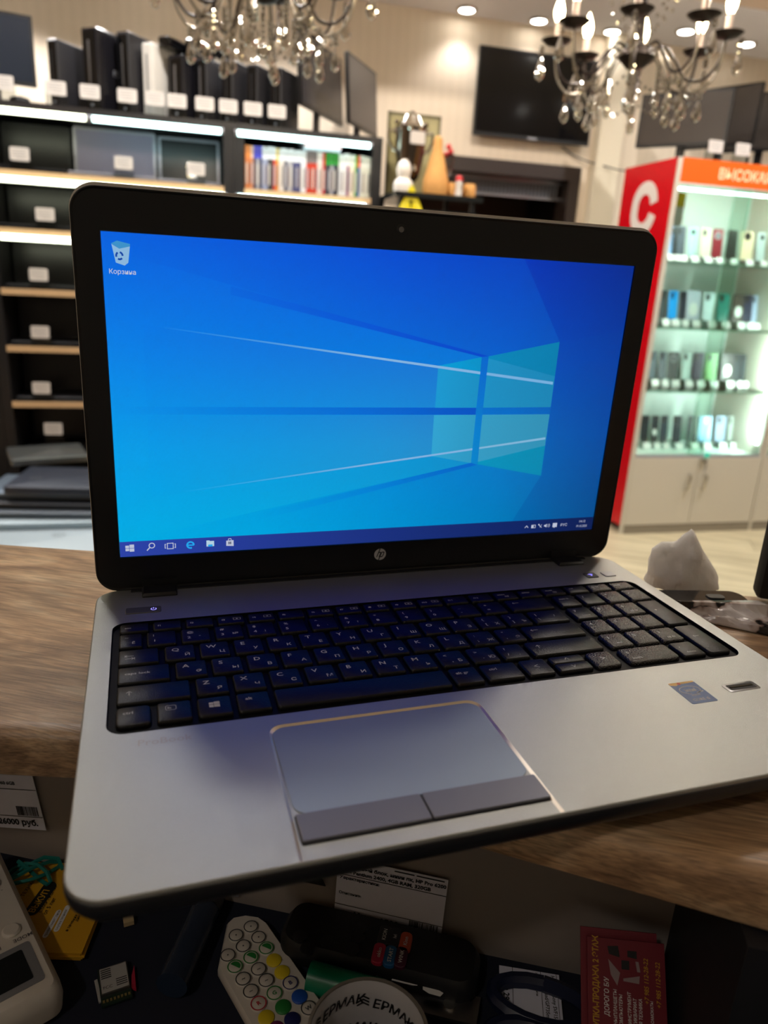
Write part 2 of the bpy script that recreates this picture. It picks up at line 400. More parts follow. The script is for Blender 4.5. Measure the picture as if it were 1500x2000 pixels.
# lower shell
b = B(MS); rings = []
for d, z in ((.6, -2.0), (.9, -2.3), (1.0, -4.5), (.2, -8), (-3, -12.5), (-9, -17), (-14, -19.5)): rings.append([(p[0], p[1], z) for p in off(rrect(.6, .6, 374.4, 255.4, 14.4, 8), d)])
b.loft(rings[::-1]); b.done('base_shell', shellm, lap, smooth=True)
B(MS).loft([[(p[0], p[1], z) for p in off(rrect(.6, .6, 374.4, 255.4, 14.4, 8), d)] for d, z in ((.62, -2.32), (.95, -2.1), (.95, -1.9), (.62, -1.7))], caps=False).done('base_seam', mat('seam_dark', (30, 30, 33), .4), lap, smooth=True)
for fx, fy in ((45, 32), (330, 32), (45, 225), (330, 225)):
    B(MS).cyl((fx, fy, -19.3), (fx, fy, -23.5), 9, 8, 16).done('rubber_foot', MATTE, lap)
# keys ---------------------------------------------------------------
KW = 15.0
def key(x0, x1, y0, y1, leg=(), m=None, r=1.2, rad=None):
    b = B(MS); b.rr(x0 - .7, y0 - 1.1, x1 + .5, y1 + .4, ((-1.85, 0), (-.5, .1), (.25, .6), (.45, .95)), r + .5, 3)
    k = b.done('key', m or keym, lap, smooth=True)
    if leg:
        t = B(MS)
        for s, x, y, h in leg:
            T = TR(x, y, .49)
            if callable(s): s(t, T, h)
            else: text(t, s, h, T, bold=.012, sx=1.12)
        t.done('key_legend', legm, k)
    return k
def ic_box(t, T, h):
    t.stroke([(0, 0), (h * 1.6, 0), (h * 1.6, h), (0, h)], .25, 0, T, True); t.disc((h * .8, h * .5), h * .22, 0, 8, T)
def ic_win(t, T, h):
    for a, c in (((0, 0), (.46, .44)), ((.5, 0), (1.1, .46)), ((0, .5), (.46, .9)), ((.5, .5), (1.1, 1.0))):
        t.poly([T @ Vector((x * h, y * h, 0)) for x, y in ((a[0], a[1]), (c[0], a[1] - (.05 if a[1] == 0 else 0)), (c[0], c[1]), (a[0], c[1]))])
def arrow(pts):
    def f(t, T, h): t.stroke([(x * h, y * h) for x, y in pts], .35, 0, T)
    return f
a_left = arrow([(1, 1), (0, .5), (1, 0)]); a_right = arrow([(0, 1), (1, .5), (0, 0)]); a_up = arrow([(0, 0), (.5, .8), (1, 0)]); a_dn = arrow([(0, .8), (.5, 0), (1, .8)])
def a_long(t, T, h):
    t.stroke([(2 * h, .5 * h), (0, .5 * h)], .35, 0, T); t.stroke([(.5 * h, h), (0, .5 * h), (.5 * h, 0)], .35, 0, T)
def a_tab(t, T, h):
    a_long(t, T @ TR(0, h * 1.3), h); t.stroke([(0, h * 1.3), (0, h * 2.3)], .3, 0, T)
    t.stroke([(0, .5 * h), (2 * h, .5 * h)], .35, 0, T); t.stroke([(1.5 * h, h), (2 * h, .5 * h), (1.5 * h, 0)], .35, 0, T); t.stroke([(2.2 * h, 0), (2.2 * h, h)], .3, 0, T)
def a_shift(t, T, h):
    t.stroke([(h * .5, 0), (h * .5, h * 1.3)], .35, 0, T); t.stroke([(0, h * .8), (h * .5, h * 1.3), (h, h * .8)], .35, 0, T)
rowF, row1, rowQ, rowA, rowZ, rowS = 195.2, 176.6, 157.7, 138.9, 120.0, 101.0
KH = 15.0
fx = lambda k: 15.3 + k * 18.27
fl = ['esc', 'f1', 'f2', 'f3', 'f4', 'f5', 'f6', 'f7', 'f8', 'f9', 'f10', 'f11', 'f12', 'insert', 'delete', 'home', 'end', 'pg up', 'pg dn']
for k, s in enumerate(fl):
    h = 2.5 if k < 13 else 2.0
    lg = [(s, fx(k) + 2.0, rowF + 3.2, h)]
    if k in (3, 4, 6, 7, 8, 9, 10, 13, 15): lg.append((ic_box, fx(k) + (9 if k < 13 else 6.5), rowF + (3.2 if k < 13 else 2.0), 2.6 if k < 13 else 1.4))
    if k >= 13: lg = [(lg[0][0], fx(k) + 2, rowF + 5, 2.0)] + lg[1:]
    key(fx(k), fx(k) + 15.0, rowF, rowF + 9.3, lg, keyw if k > 16 else keym)
nums = [('~', '`', 'Ё'), ('!', '1', ''), ('@', '2', '"'), ('#', '3', '№'), ('$', '4', ';'), ('%', '5', ''), ('^', '6', ':'), ('&', '7', '?'), ('*', '8', ''), ('(', '9', ''), (')', '0', ''), ('_', '-', ''), ('+', '=', '')]
key(15.2, 26.5, row1, row1 + KH, [('~', 17.6, row1 + 9.5, 3), ('.', 17.8, row1 + 3, 3), ('Ё', 21.3, row1 + 3, 3)])
for k in range(12):
    x = 29.9 + k * 18.7; u, dch, c = nums[k + 1]
    key(x, x + KW, row1, row1 + KH, [(u, x + 2.6, row1 + 9.4, 3.4), (dch, x + 2.6, row1 + 3.2, 3.6)] + ([(c, x + 9, row1 + 3.6, 3)] if c else []))
key(255.2, 284.6, row1, row1 + KH, [(a_long, 259, row1 + 9, 2.2)])
key(15.2, 34.9, rowQ, rowQ + KH, [(a_tab, 18, rowQ + 4, 2.2)])
for k, (a, c) in enumerate(zip('QWERTYUIOP[]', 'ЙЦУКЕНГШЩЗХЪ')):
    x = 38.9 + k * 18.6
    lg = [(a, x + 3, rowQ + 8.6, 4.6), (c, x + 9.6, rowQ + 2.8, 3.8)]
    if a in '[]': lg = [('{' if a == '[' else '}', x + 3, rowQ + 9, 3.4), (a, x + 3, rowQ + 3, 3.4), (c, x + 9.6, rowQ + 2.8, 3.8)]
    key(x, x + KW, rowQ, rowQ + KH, lg)
key(262, 284.6, rowQ, rowQ + KH, [('|', 265, rowQ + 9, 3.4), ('\\', 265, rowQ + 3, 3.4), ('/', 277, rowQ + 6, 3.6)])
key(15.2, 39.9, rowA, rowA + KH, [('caps lock', 18, rowA + 7, 3.0)])
for k, (a, c) in enumerate(zip("ASDFGHJKL;'", 'ФЫВАПРОЛДЖЭ')):
    x = 43.7 + k * 18.58
    lg = [(a, x + 3, rowA + 8.6, 4.6), (c, x + 9.6, rowA + 2.8, 3.8)]
    if a in ";'": lg = [(':' if a == ';' else '"', x + 3, rowA + 9, 3.4), (a if a == ';' else ',', x + 3, rowA + 3, 3.4), (c, x + 9.6, rowA + 2.8, 3.8)]
    key(x, x + KW, rowA, rowA + KH, lg)
key(247.9, 284.6, rowA, rowA + KH, [(a_long, 252, rowA + 8.5, 2.4)])
key(15.2, 49.0, rowZ, rowZ + KH, [(a_shift, 19, rowZ + 6, 2.8)])
for k, (a, c) in enumerate(zip('ZXCVBNM,./', 'ЯЧСМИТЬБЮ.')):
    x = 52.7 + k * 18.72
    lg = [(a, x + 3, rowZ + 8.6, 4.6), (c, x + 9.6, rowZ + 2.8, 3.8)]
    if k > 6: lg = [({',': '<', '.': '>', '/': '?'}[a], x + 3, rowZ + 9, 3.4), (a, x + (3 if k == 9 else 6), rowZ + 3, 3.4), (c, x + 9.8, rowZ + 2.8, 3.8)]
    key(x, x + KW, rowZ, rowZ + KH, lg)
key(240.2, 284.6, rowZ, rowZ + KH, [(a_shift, 245, rowZ + 7, 2.8)])
def fnbox(t, T, h):
    pts = rrect(0, 0, h * 1.9, h * 1.5, .8, 2); t.stroke(pts, .28, 0, T, True); text(t, 'fn', h, T @ TR(h * .3, h * .4), bold=.015)
key(15.2, 29.9, rowS, rowS + KH, [('ctrl', 17.6, rowS + 8.5, 3.1)], r=2.5)
key(33.6, 48.5, rowS, rowS + KH, [(fnbox, 37, rowS + 8, 2.5)])
key(52.2, 67.4, rowS, rowS + KH, [(ic_win, 57, rowS + 6, 4.6)])
key(71.0, 86.1, rowS, rowS + KH, [('alt', 74.5, rowS + 8.8, 3.1)])
key(89.8, 180.5, rowS, rowS + KH)
key(184.1, 199.2, rowS, rowS + KH, [('alt gr', 186.6, rowS + 8.8, 3.1)])
key(202.6, 223.0, rowS, rowS + KH, [('ctrl', 206, rowS + 8.8, 3.1)])
key(226.6, 241.7, rowS, rowS + KH, [(a_left, 233, rowS + 6.5, 2.6)])
key(245.4, 265.6, rowS + 8.4, rowS + KH, [(a_up, 254, rowS + 10.6, 2.6)])
key(245.4, 265.6, rowS, rowS + 7.2, [(a_dn, 254, rowS + 2.4, 2.6)])
key(269.3, 284.3, rowS, rowS + KH, [(a_right, 275.5, rowS + 6.5, 2.6)], keyw, r=2.2)
npx = [291, 309.2, 327.3, 345.4]
for k, s in enumerate(('num lk', '/', '*', '-')): key(npx[k], npx[k] + 14.6, row1, row1 + KH, [(s, npx[k] + 2.6, row1 + 9, 2.4 if k == 0 else 3.4)], keyw if k > 1 else keym)
for rowy, ds, subs in ((rowQ, '789', ('home', '', 'pg up')), (rowA, '456', ('', '', '')), (rowZ, '123', ('end', '', 'pg dn'))):
    for k in range(3):
        key(npx[k], npx[k] + 14.6, rowy, rowy + KH, [(ds[k], npx[k] + 2.6, rowy + 9, 3.4)] + ([(subs[k], npx[k] + 5, rowy + 2.8, 2.3)] if subs[k] else []), keyw if (k > 0 or rowy < 150) else keym)
key(npx[3], npx[3] + 14.6, rowA, rowQ + KH, [('+', npx[3] + 4, rowQ, 3.2)], keym)
key(npx[3], npx[3] + 14.6, rowS, rowZ + KH, [(a_long, npx[3] + 4, rowZ, 2.0)], keym, r=2.5)
key(npx[0], npx[0] + 32.6, rowS, rowS + KH, [('0', npx[0] + 3, rowS + 9.2, 3.2), ('insert', npx[0] + 3, rowS + 3, 2.5)], keyw, r=2)
key(npx[2], npx[2] + 14.6, rowS, rowS + KH, [('.', npx[2] + 3, rowS + 9.2, 3.2), ('delete', npx[2] + 4, rowS + 2.8, 2.3)], keym)
# deck buttons, sticker, finger reader, badge
pb = B(MS).rr(17.4, 218.6, 38.2, 226.6, ((-.3, 0), (.3, 0), (.55, .3)), 1.4, 3).done('power_button', mat('button_grey', (96, 96, 98), .4, .5), lap, smooth=True)
t = B(MS); T = TR(33.8, 222.5, .6)
t.stroke([(1.5 * math.cos(R(a)), 1.5 * math.sin(R(a))) for a in range(125, 416, 24)], .5, 0, T); t.stroke([(0, .3), (0, 2)], .5, 0, T)
t.done('power_symbol', glow('led_violet', (150, 140, 255), 1.6), pb)
for x, s in ((335.4, 'w'), (350.2, 'm')):
    k = B(MS).rr(x, 216.2, x + 9.6, 224.8, ((-.3, 0), (.3, 0), (.55, .3)), 1.6, 3).done('hot_key_button', mat('button_grey', (96, 96, 98)) if s == 'w' else SILVER, lap, smooth=True)
    if s == 'w':
        t = B(MS); T = TR(x + 4.8, 219.6, .6); t.disc((0, 0), .7, 0, 8, T)
        for q in (1.6, 2.6): t.stroke([(q * math.cos(R(a)), q * math.sin(R(a))) for a in range(40, 141, 25)], .45, 0, T)
        t.done('wireless_symbol', _M['led_violet'], k)
stk = B(MS).rr(296, 56.2, 312.2, 76.4, ((.0, 0), (.12, 0)), .8, 3).done('chip_sticker', mat('sticker_blue', (44, 92, 158), .35), lap); stk['label'] = 'small blue processor sticker with yellow top'
t = B(MS); t.plate([[(296.2, 76.3), (296.2, 74.2), (299.5, 73.4), (302, 74.6), (307, 74.6), (312, 75.0), (312, 76.3)]], .14)
t.done('sticker_top_band', mat('sticker_yellow', (226, 172, 44), .4), stk)
t = B(MS); t.disc((302, 74.9), 1.1, .17, 10); t.done('sticker_red_spot', mat('sticker_red', (206, 60, 34), .4), stk)
t = B(MS)
text(t, 'intel', 4.0, TR(304.1, 67.0, .16), bold=.03, align='CENTER'); text(t, 'inside', 2.3, TR(304.1, 63.0, .16), bold=.01, align='CENTER'); text(t, 'CORE i5', 2.9, TR(304.1, 58.4, .16), bold=.02, align='CENTER')
t.stroke([(304.1 + 6.2 * math.cos(R(a)), 68.4 + 3.6 * math.sin(R(a))) for a in range(-60, 265, 15)], .45, .16)
t.stroke([(306 + 1.2 * k, 65.2 + .25 * k) for k in range(5)], .7, .16)
t.done('sticker_print', WHITE, stk)
fpr = B(MS).rr(324.6, 61.2, 345.4, 69.0, ((-.2, 0), (.12, 0), (.2, .2)), 1.6, 4).done('fingerprint_reader', STEEL, lap, smooth=True)
B(MS).rr(326.4, 62.6, 343.6, 67.6, ((.21, 0), (.28, 0)), .6, 3).done('reader_slot', MATTE, fpr)
B(MS).rr(327.4, 64.4, 342.6, 66.0, ((.29, 0), (.6, .3)), .5, 3).done('sensor_bar', PIANO, fpr)
t = B(MS); text(t, 'ProBook', 6.2, TR(24, 84.0, .03), bold=.004, sx=1.05); t.done('deck_lettering', mat('worn_print', (168, 160, 152), .4, .5), lap)
# hinges
for x0, x1 in ((27.2, 48.8), (326.2, 347.8)):
    B(MS).rr(x0, 241, x1, 256.5, ((-.4, 0), (1.0, 0), (2.4, 1.2)), 1.0, 3).done('hinge_cover', mat('hinge_black', (20, 20, 22), .35), lap, smooth=True)
B(MS).box((187.5, 253.2, .3), (374 - 40, 5.0, 1.2)).done('hinge_bar', MATTE, lap)

# ---- the lid
TH = R(91.3967); YBm, ZBm, X0 = 255.413, 22.911, 15.2
# lid frame: x right, y up along the lid, z towards the viewer; origin = lower-left corner of the visible screen
ML = MS @ Matrix(((1, 0, 0, X0), (0, math.cos(TH), -math.sin(TH), YBm), (0, math.sin(TH), math.cos(TH), ZBm), (0, 0, 0, 1)))
lo = rrect(-14.6, -22.5, 359.4, 216.2, 13, 10)
hole = rrect(-.3, -.3, 344.5, 193.9, .3, 1)
bez = mat('bezel_black', (9, 9, 11), 0.32, spec=.45)
b = B(ML); b.plate([off(lo, -1.2), hole[::-1]], 1.0)
b.loft([[(p[0], p[1], z) for p in off(lo, d)] for d, z in ((-1.2, 1.0), (-.3, 1.5), (.3, 1.3), (.5, .6), (.5, -3.5))], caps=False)
hl = [(p[0], p[1], 1.0) for p in hole]; hl2 = [(p[0], p[1], -.1) for p in hole]
b.loft([hl2, hl], caps=False)
b.done('screen_bezel', bez, lap, smooth=True)
lo2 = rrect(-14.6, -22.5, 360.1, 217.6, 13.5, 10); b = B(ML); b.loft([[(p[0], p[1], z) for p in off(lo2, d)] for d, z in ((-1, -7.4), (.4, -6.8), (.9, -5.2), (.9, -2.6), (.3, -2.3))]); b.done('lid_back_cover', mat('lid_silver', (222, 214, 204), .4, .15), lap, smooth=True)
for x0, x1 in ((12, 34), (311, 333)):
    b = B(ML); b.box(((x0 + x1) / 2, -19.5, -2), (x1 - x0, 7, 7)); b.done('hinge_knuckle', _M['hinge_black'], lap)
cm = B(ML); cm.disc((173, 206.3), 3.0, 1.06, 20); cm = cm.done('webcam', PIANO, lap)
t = B(ML); t.disc((173.3, 205.9), 1.7, 1.1, 14); t.done('webcam_lens', mat('lens_grey', (120, 118, 116), .15), cm)
t = B(ML); t.disc((196, 206.0), .5, 1.06, 8); t.done('microphone_hole', MATTE, lap)
# round maker's badge under the screen
t = B(ML); lg = t; T = TR(172.8, -9.2, 1.07)
def clipdisc(t, T, r):   # disc cut by two slanted gaps
    t.disc((0, 0), r, 0, 36, T)
clipdisc(t, T, 4.35); bad = t.done('maker_badge', mat('badge_grey', (205, 205, 205), .45, .0), lap)
t = B(ML); T = TR(172.8, -9.2, 1.12); sl = .36
def bar_(x, y0, y1, w=.75): t.poly([T @ Vector(p) for p in ((x + y0 * sl - w / 2, y0, 0), (x + y0 * sl + w / 2, y0, 0), (x + y1 * sl + w / 2, y1, 0), (x + y1 * sl - w / 2, y1, 0))])
bar_(-1.75, -2.0, 4.3); bar_(.05, -2.0, 1.1); t.stroke([(-1.2, 1.45), (.1, 1.6), (.5, 1.1)], .75, 0, T)
bar_(1.0 - .45, -4.35, 1.7); bar_(2.45, -1.2, 1.2); t.stroke([(1.2, 1.55), (2.6, 1.6), (2.9, 1.1)], .75, 0, T); t.stroke([(.3, -1.85), (1.5, -1.75), (2.05, -1.2)], .75, 0, T)
t.done('badge_letters', MATTE, bad)

# ---- picture on the screen: thin coloured sheets of light
def vmat(name, layer, strength=1.0):
    m = bpy.data.materials.new(name); m.use_nodes = True; nt = m.node_tree; nt.nodes.clear()
    a = nt.nodes.new('ShaderNodeVertexColor'); a.layer_name = layer
    e = nt.nodes.new('ShaderNodeEmission'); e.inputs[1].default_value = strength
    g = nt.nodes.new('ShaderNodeBsdfGlossy'); g.inputs[0].default_value = (.03, .03, .03, 1); g.inputs['Roughness'].default_value = .35
    ad = nt.nodes.new('ShaderNodeAddShader'); o = nt.nodes.new('ShaderNodeOutputMaterial')
    # a twisted-nematic panel fades to deep violet-blue for eyes (and keys) well below it
    ge = nt.nodes.new('ShaderNodeNewGeometry'); sx = nt.nodes.new('ShaderNodeSeparateXYZ'); nt.links.new(ge.outputs['Incoming'], sx.inputs[0])
    mr = nt.nodes.new('ShaderNodeMapRange'); mr.inputs[1].default_value = -.42; mr.inputs[2].default_value = -.03; nt.links.new(sx.outputs[2], mr.inputs[0])
    mc = nt.nodes.new('ShaderNodeMix'); mc.data_type = 'RGBA'; mc.inputs[6].default_value = (.02, .03, .42, 1); mc.inputs[7].default_value = (1, 1, 1, 1); nt.links.new(mr.outputs[0], mc.inputs[0])
    mm = nt.nodes.new('ShaderNodeMix'); mm.data_type = 'RGBA'; mm.blend_type = 'MULTIPLY'; mm.inputs[0].default_value = 1; nt.links.new(a.outputs[0], mm.inputs[6]); nt.links.new(mc.outputs[2], mm.inputs[7])
    nt.links.new(mm.outputs[2], e.inputs[0]); nt.links.new(e.outputs[0], ad.inputs[0]); nt.links.new(g.outputs[0], ad.inputs[1]); nt.links.new(ad.outputs[0], o.inputs[0]); return m
LCD = vmat('lcd_picture', 'pic')
GR = [[(0, 172, 226), (0, 164, 220), (0, 146, 208), (0, 124, 188), (0, 88, 150)],
      [(0, 156, 230), (0, 144, 222), (0, 134, 214), (0, 116, 198), (0, 86, 168)],
      [(0, 126, 228), (0, 112, 220), (0, 102, 212), (0, 90, 200), (0, 72, 168)],
      [(0, 96, 222), (0, 86, 216), (0, 74, 208), (0, 66, 190), (0, 56, 150)]]
def base_col(x, y):
    u = min(max(x / 344.2, 0), .9999) * 4; v = min(max((y - 10) / 183.6, 0), .9999) * 3
    i, j = int(u), int(v); u -= i; v -= j
    return [(GR[j][i][k] * (1 - u) + GR[j][i + 1][k] * u) * (1 - v) + (GR[j + 1][i][k] * (1 - u) + GR[j + 1][i + 1][k] * u) * v for k in range(3)]
def picture(name, quads, parent, z, n=8):
    if len(quads) > 1: return [picture(name, [q], parent, z, n) for q in quads]
    vs, fs, cs = [], [], []
    for q, fn in quads:
        if isinstance(n, tuple): nx, ny = n
        else: nx = ny = n
        o = len(vs)
        for j in range(ny + 1):
            for i in range(nx + 1):
                u, v = i / nx, j / ny
                x = (q[0][0] * (1 - u) + q[1][0] * u) * (1 - v) + (q[3][0] * (1 - u) + q[2][0] * u) * v
                y = (q[0][1] * (1 - u) + q[1][1] * u) * (1 - v) + (q[3][1] * (1 - u) + q[2][1] * u) * v
                vs.append(tuple(ML @ Vector((x, y, z)))); cs.append(fn(x, y, u, v))
        for j in range(ny):
            for i in range(nx):
                a = o + j * (nx + 1) + i; fs.append((a, a + 1, a + nx + 2, a + nx + 1))
    me = bpy.data.meshes.new(name); me.from_pydata(vs, [], fs); at = me.color_attributes.new('pic', 'FLOAT_COLOR', 'POINT')
    for k, c in enumerate(cs): at.data[k].color = (*lin([min(255, max(0, t)) for t in c]), 1)
    me.materials.append(LCD); me.update(); o = bpy.data.objects.new(name, me); COL.objects.link(o); o.parent = parent; return o
def add(d, fade=None):
    def f(x, y, u, v):
        c = base_col(x, y); w = 1.0 if fade is None else fade(x, y, u, v)
        return [c[k] + d[k] * w for k in range(3)]
    return f
screen = picture('screen', [(((0, 0), (344.2, 0), (344.2, 193.6), (0, 193.6)), add((0, 0, 0)))], lap, 0, (32, 20)); screen['label'] = 'blue desktop picture on the laptop screen'
fu = lambda x, y, u, v: u
K = 1
picture('wallpaper_beam', [
    (((60, 22), (241, 54.8), (241, 130.3), (60, 166)), add((0, 8, 2), fu)),           # big beam of light
], screen, .03, 12)
picture('wallpaper_beam', [
    (((0, 92), (236.2, 95.3), (236.2, 129.7), (0, 185)), add((0, 20, 8), fu)),
    (((0, 10), (236.2, 55.8), (236.2, 90.4), (0, 92)), add((10, 18, 0), fu)),
], screen, .05, 12)
picture('wallpaper_beam', [
    (((20, 95.3), (205.6, 95.3), (205.4, 122.6), (20, 144.2)), add((22, 16, 2), fu)),
    (((20, 38.8), (205.6, 61.0), (205.6, 90.4), (20, 90.4)), add((34, 12, -4), fu)),
], screen, .07, 10)
picture('wallpaper_shade', [
    (((70, 163), (236.3, 129.8), (241.3, 130.4), (70, 168)), add((0, -26, -2), fu)),
    (((85, 20), (241.3, 54.4), (236.3, 56), (85, 25)), add((0, -26, 0), fu)),
    (((0, 91.6), (236, 90.4), (236, 95.3), (0, 96.2)), add((0, -30, -8), fu)),
], screen, .09, 10)
TEAL = lambda c: (lambda x, y, u, v: [c[k] * (1 - .07 * u) for k in range(3)])
picture('window_pane', [
    (((205.6, 95.3), (236.1, 95.3), (236.3, 129.7), (205.4, 123.4)), TEAL((24, 152, 208))),
    (((205.8, 61.6), (236.3, 55.8), (236.3, 90.4), (205.3, 90.3)), TEAL((48, 162, 208))),
    (((241.2, 95.3), (293.9, 95.6), (294.0, 141.2), (241.3, 130.3)), TEAL((26, 142, 194))),
    (((241.5, 54.8), (293.4, 44.8), (293.8, 90.5), (241.2, 90.4)), TEAL((52, 154, 194))),
], screen, .11, 6)
picture('pane_corner', [
    (((241.4, 129.0), (293.9, 117.5), (294.0, 141.2), (241.3, 130.3)), TEAL((0, 134, 186))),
    (((241.5, 54.8), (293.4, 44.8), (293.6, 67.5), (241.5, 56.6)), TEAL((0, 146, 188))),
    (((206, 123.3), (236.3, 116.5), (236.3, 129.7), (206, 123.6)), TEAL((0, 156, 214))),
], screen, .13, 4)
wl_ = lambda x, y, u, v: [base_col(x, y)[k] + ((130, 178, 222)[k] - base_col(x, y)[k]) * min(1, u * 1.5 + .1) for k in range(3)]
picture('light_streak', [
    (((31.5, 142.6), (236.4, 118.2), (236.4, 120.0), (31.5, 143.3)), wl_), (((241.2, 117.7), (293.1, 111.6), (293.1, 113.6), (241.2, 119.5)), lambda x, y, u, v: (118, 174, 220)),
    (((40.4, 41.8), (236.3, 65.2), (236.3, 66.6), (40.4, 42.4)), wl_), (((241.4, 65.9), (293, 72.1), (293, 73.7), (241.4, 67.2)), lambda x, y, u, v: (128, 180, 214)),
], screen, .15, 10)
picture('wallpaper_shade', [
    (((294.2, 141.2), (344.2, 150), (344.2, 193.6), (260, 193.6)), add((0, -14, -8))),
    (((294, 45), (344.2, 40), (344.2, 150), (294.2, 141.2)), add((0, -12, -8))),
    (((274.4, 10), (344.2, 10), (344.2, 40), (293.6, 45)), add((0, -12, -8))),
], screen, .03, 6)
tb = picture('taskbar', [(((0, 0), (344.2, 0), (344.2, 10.2), (0, 10.2)), lambda x, y, u, v: [(44, 66, 166)[k] * (1 - u) + (8, 30, 84)[k] * u for k in range(3)])], screen, .12, (12, 1))
SW_ = glow('screen_white', (205, 212, 235), .8, False); SB = glow('screen_light_blue', (40, 170, 245), .9, False); SD = glow('screen_dark_blue', (30, 80, 180), .8, False); SY_ = glow('screen_pale', (190, 222, 240), .85, False); SN = glow('screen_navy', (20, 40, 90), .6, False)
def icon(name, fn, m, z=.16):
    t = B(ML); fn(t, z); return t.done(name, m, screen)
def i_start(t, z): 
    for a, c in (((0, .1), (.46, .46)), ((.52, 0), (1.1, .46)), ((0, .52), (.46, .88)), ((.52, .52), (1.1, 1.0))): t.poly([(3.3 + x * 4.8, 3.3 + y * 4.8, z) for x, y in ((a[0], a[1]), (c[0], a[1]), (c[0], c[1]), (a[0], c[1]))])
icon('start_button', i_start, SW_)
icon('search_icon', lambda t, z: (t.stroke([(19.3 + 1.7 * math.cos(R(a)), 6.7 + 1.7 * math.sin(R(a))) for a in range(0, 360, 30)], .6, z, None, True), t.stroke([(18.1, 5.5), (16.2, 3.4)], .7, z)), SW_)
icon('task_view_icon', lambda t, z: (t.stroke([(28.8, 3.8), (32.4, 3.8), (32.4, 7.6), (28.8, 7.6)], .5, z, None, True), t.stroke([(28, 4.4), (27.4, 4.4), (27.4, 7), (28, 7)], .5, z), t.stroke([(33.2, 4.4), (33.8, 4.4), (33.8, 7), (33.2, 7)], .5, z)), SW_)
icon('browser_icon', lambda t, z: (t.stroke([(43.2 + 2.1 * math.cos(R(a)), 5.6 + 2.1 * math.sin(R(a))) for a in range(-5, 300, 20)][::1], 1.1, z), t.stroke([(41.6, 5.5), (45.4, 5.5)], .9, z)), SB)
icon('folder_icon', lambda t, z: (t.plate([[(53.3, 3.9), (58.2, 3.9), (58.2, 7.6), (55.6, 7.6), (55.2, 8.1), (53.3, 8.1)]], z)), SY_)
icon('folder_icon_mark', lambda t, z: t.plate([[(54.4, 3.8), (57.2, 3.8), (57.2, 5.2), (54.4, 5.2)]], z), SB, .18)
icon('store_icon', lambda t, z: (t.plate([[(66, 3.6), (70.8, 3.2), (70.8, 7.4), (66, 7.2)]], z), t.stroke([(67.3, 7.3), (67.6, 8.5), (69, 8.6), (69.4, 7.4)], .4, z)), SW_)
icon('store_icon_mark', lambda t, z: [t.plate([[(x, y), (x + .8, y), (x + .8, y + .7), (x, y + .7)]], z) for x in (67.4, 68.4) for y in (4.7, 5.6)], SN, .18)
icon('tray_icons', lambda t, z: (t.stroke([(285.8, 4.2), (287.2, 5.8), (288.6, 4.2)], .5, z), t.stroke([(291.4, 3.9), (294.6, 3.9), (294.6, 6.1), (291.4, 6.1)], .4, z, None, True), t.plate([[(291.6, 4.1), (293.2, 4.1), (293.2, 5.9), (291.6, 5.9)]], z),
    t.stroke([(297, 6.5), (300, 3.8)], .5, z), t.disc((297.4, 6.3), .6, z, 8), t.stroke([(300, 6.3), (298.4, 4)], .3, z), t.plate([[(302, 4.4), (303, 4.4), (304.2, 3.6), (304.2, 6.6), (303, 5.8), (302, 5.8)]], z), t.stroke([(305, 4), (305.6, 5.1), (305, 6.2)], .35, z), t.stroke([(306, 3.7), (306.9, 5.1), (306, 6.6)], .35, z),
    t.plate([[(309.3, 3.6), (310.2, 3.6), (310.8, 2.9), (311.4, 3.6), (313, 3.6), (313, 6.9), (309.3, 6.9)]], z)), SW_)
icon('tray_text', lambda t, z: (text(t, 'РУС', 3.0, TR(316, 4.0, z)), text(t, '14:12', 2.6, TR(334.6, 6.2, z), align='CENTER'), text(t, '19.10.2025', 2.6, TR(334.6, 2.4, z), align='CENTER', sx=.85)), SW_)
icon('bin_icon', lambda t, z: (t.plate([[(5.2, 187.3), (7, 177.6), (11.6, 176.2), (13.6, 177.8), (14.9, 186.6), (9.2, 185.0)]], z)), glow('bin_pale', (150, 196, 235), .85, False))
icon('bin_rim', lambda t, z: (t.plate([[(5.0, 187.6), (8.2, 189.2), (15.1, 187.8), (14.8, 186.5), (9.2, 185.0)]], z)), glow('bin_rim', (70, 160, 220), .8, False), .18)
icon('bin_arrows', lambda t, z: [t.stroke([(9.1 + 1.7 * math.cos(R(a)), 181.3 + 1.9 * math.sin(R(a))) for a in range(s, s + 90, 20)], 1.0, z) for s in (0, 120, 240)], SD, .2)
icon('bin_name', lambda t, z: text(t, 'Корзина', 3.6, TR(10.3, 171.6, z), bold=.01, align='CENTER'), SW_)

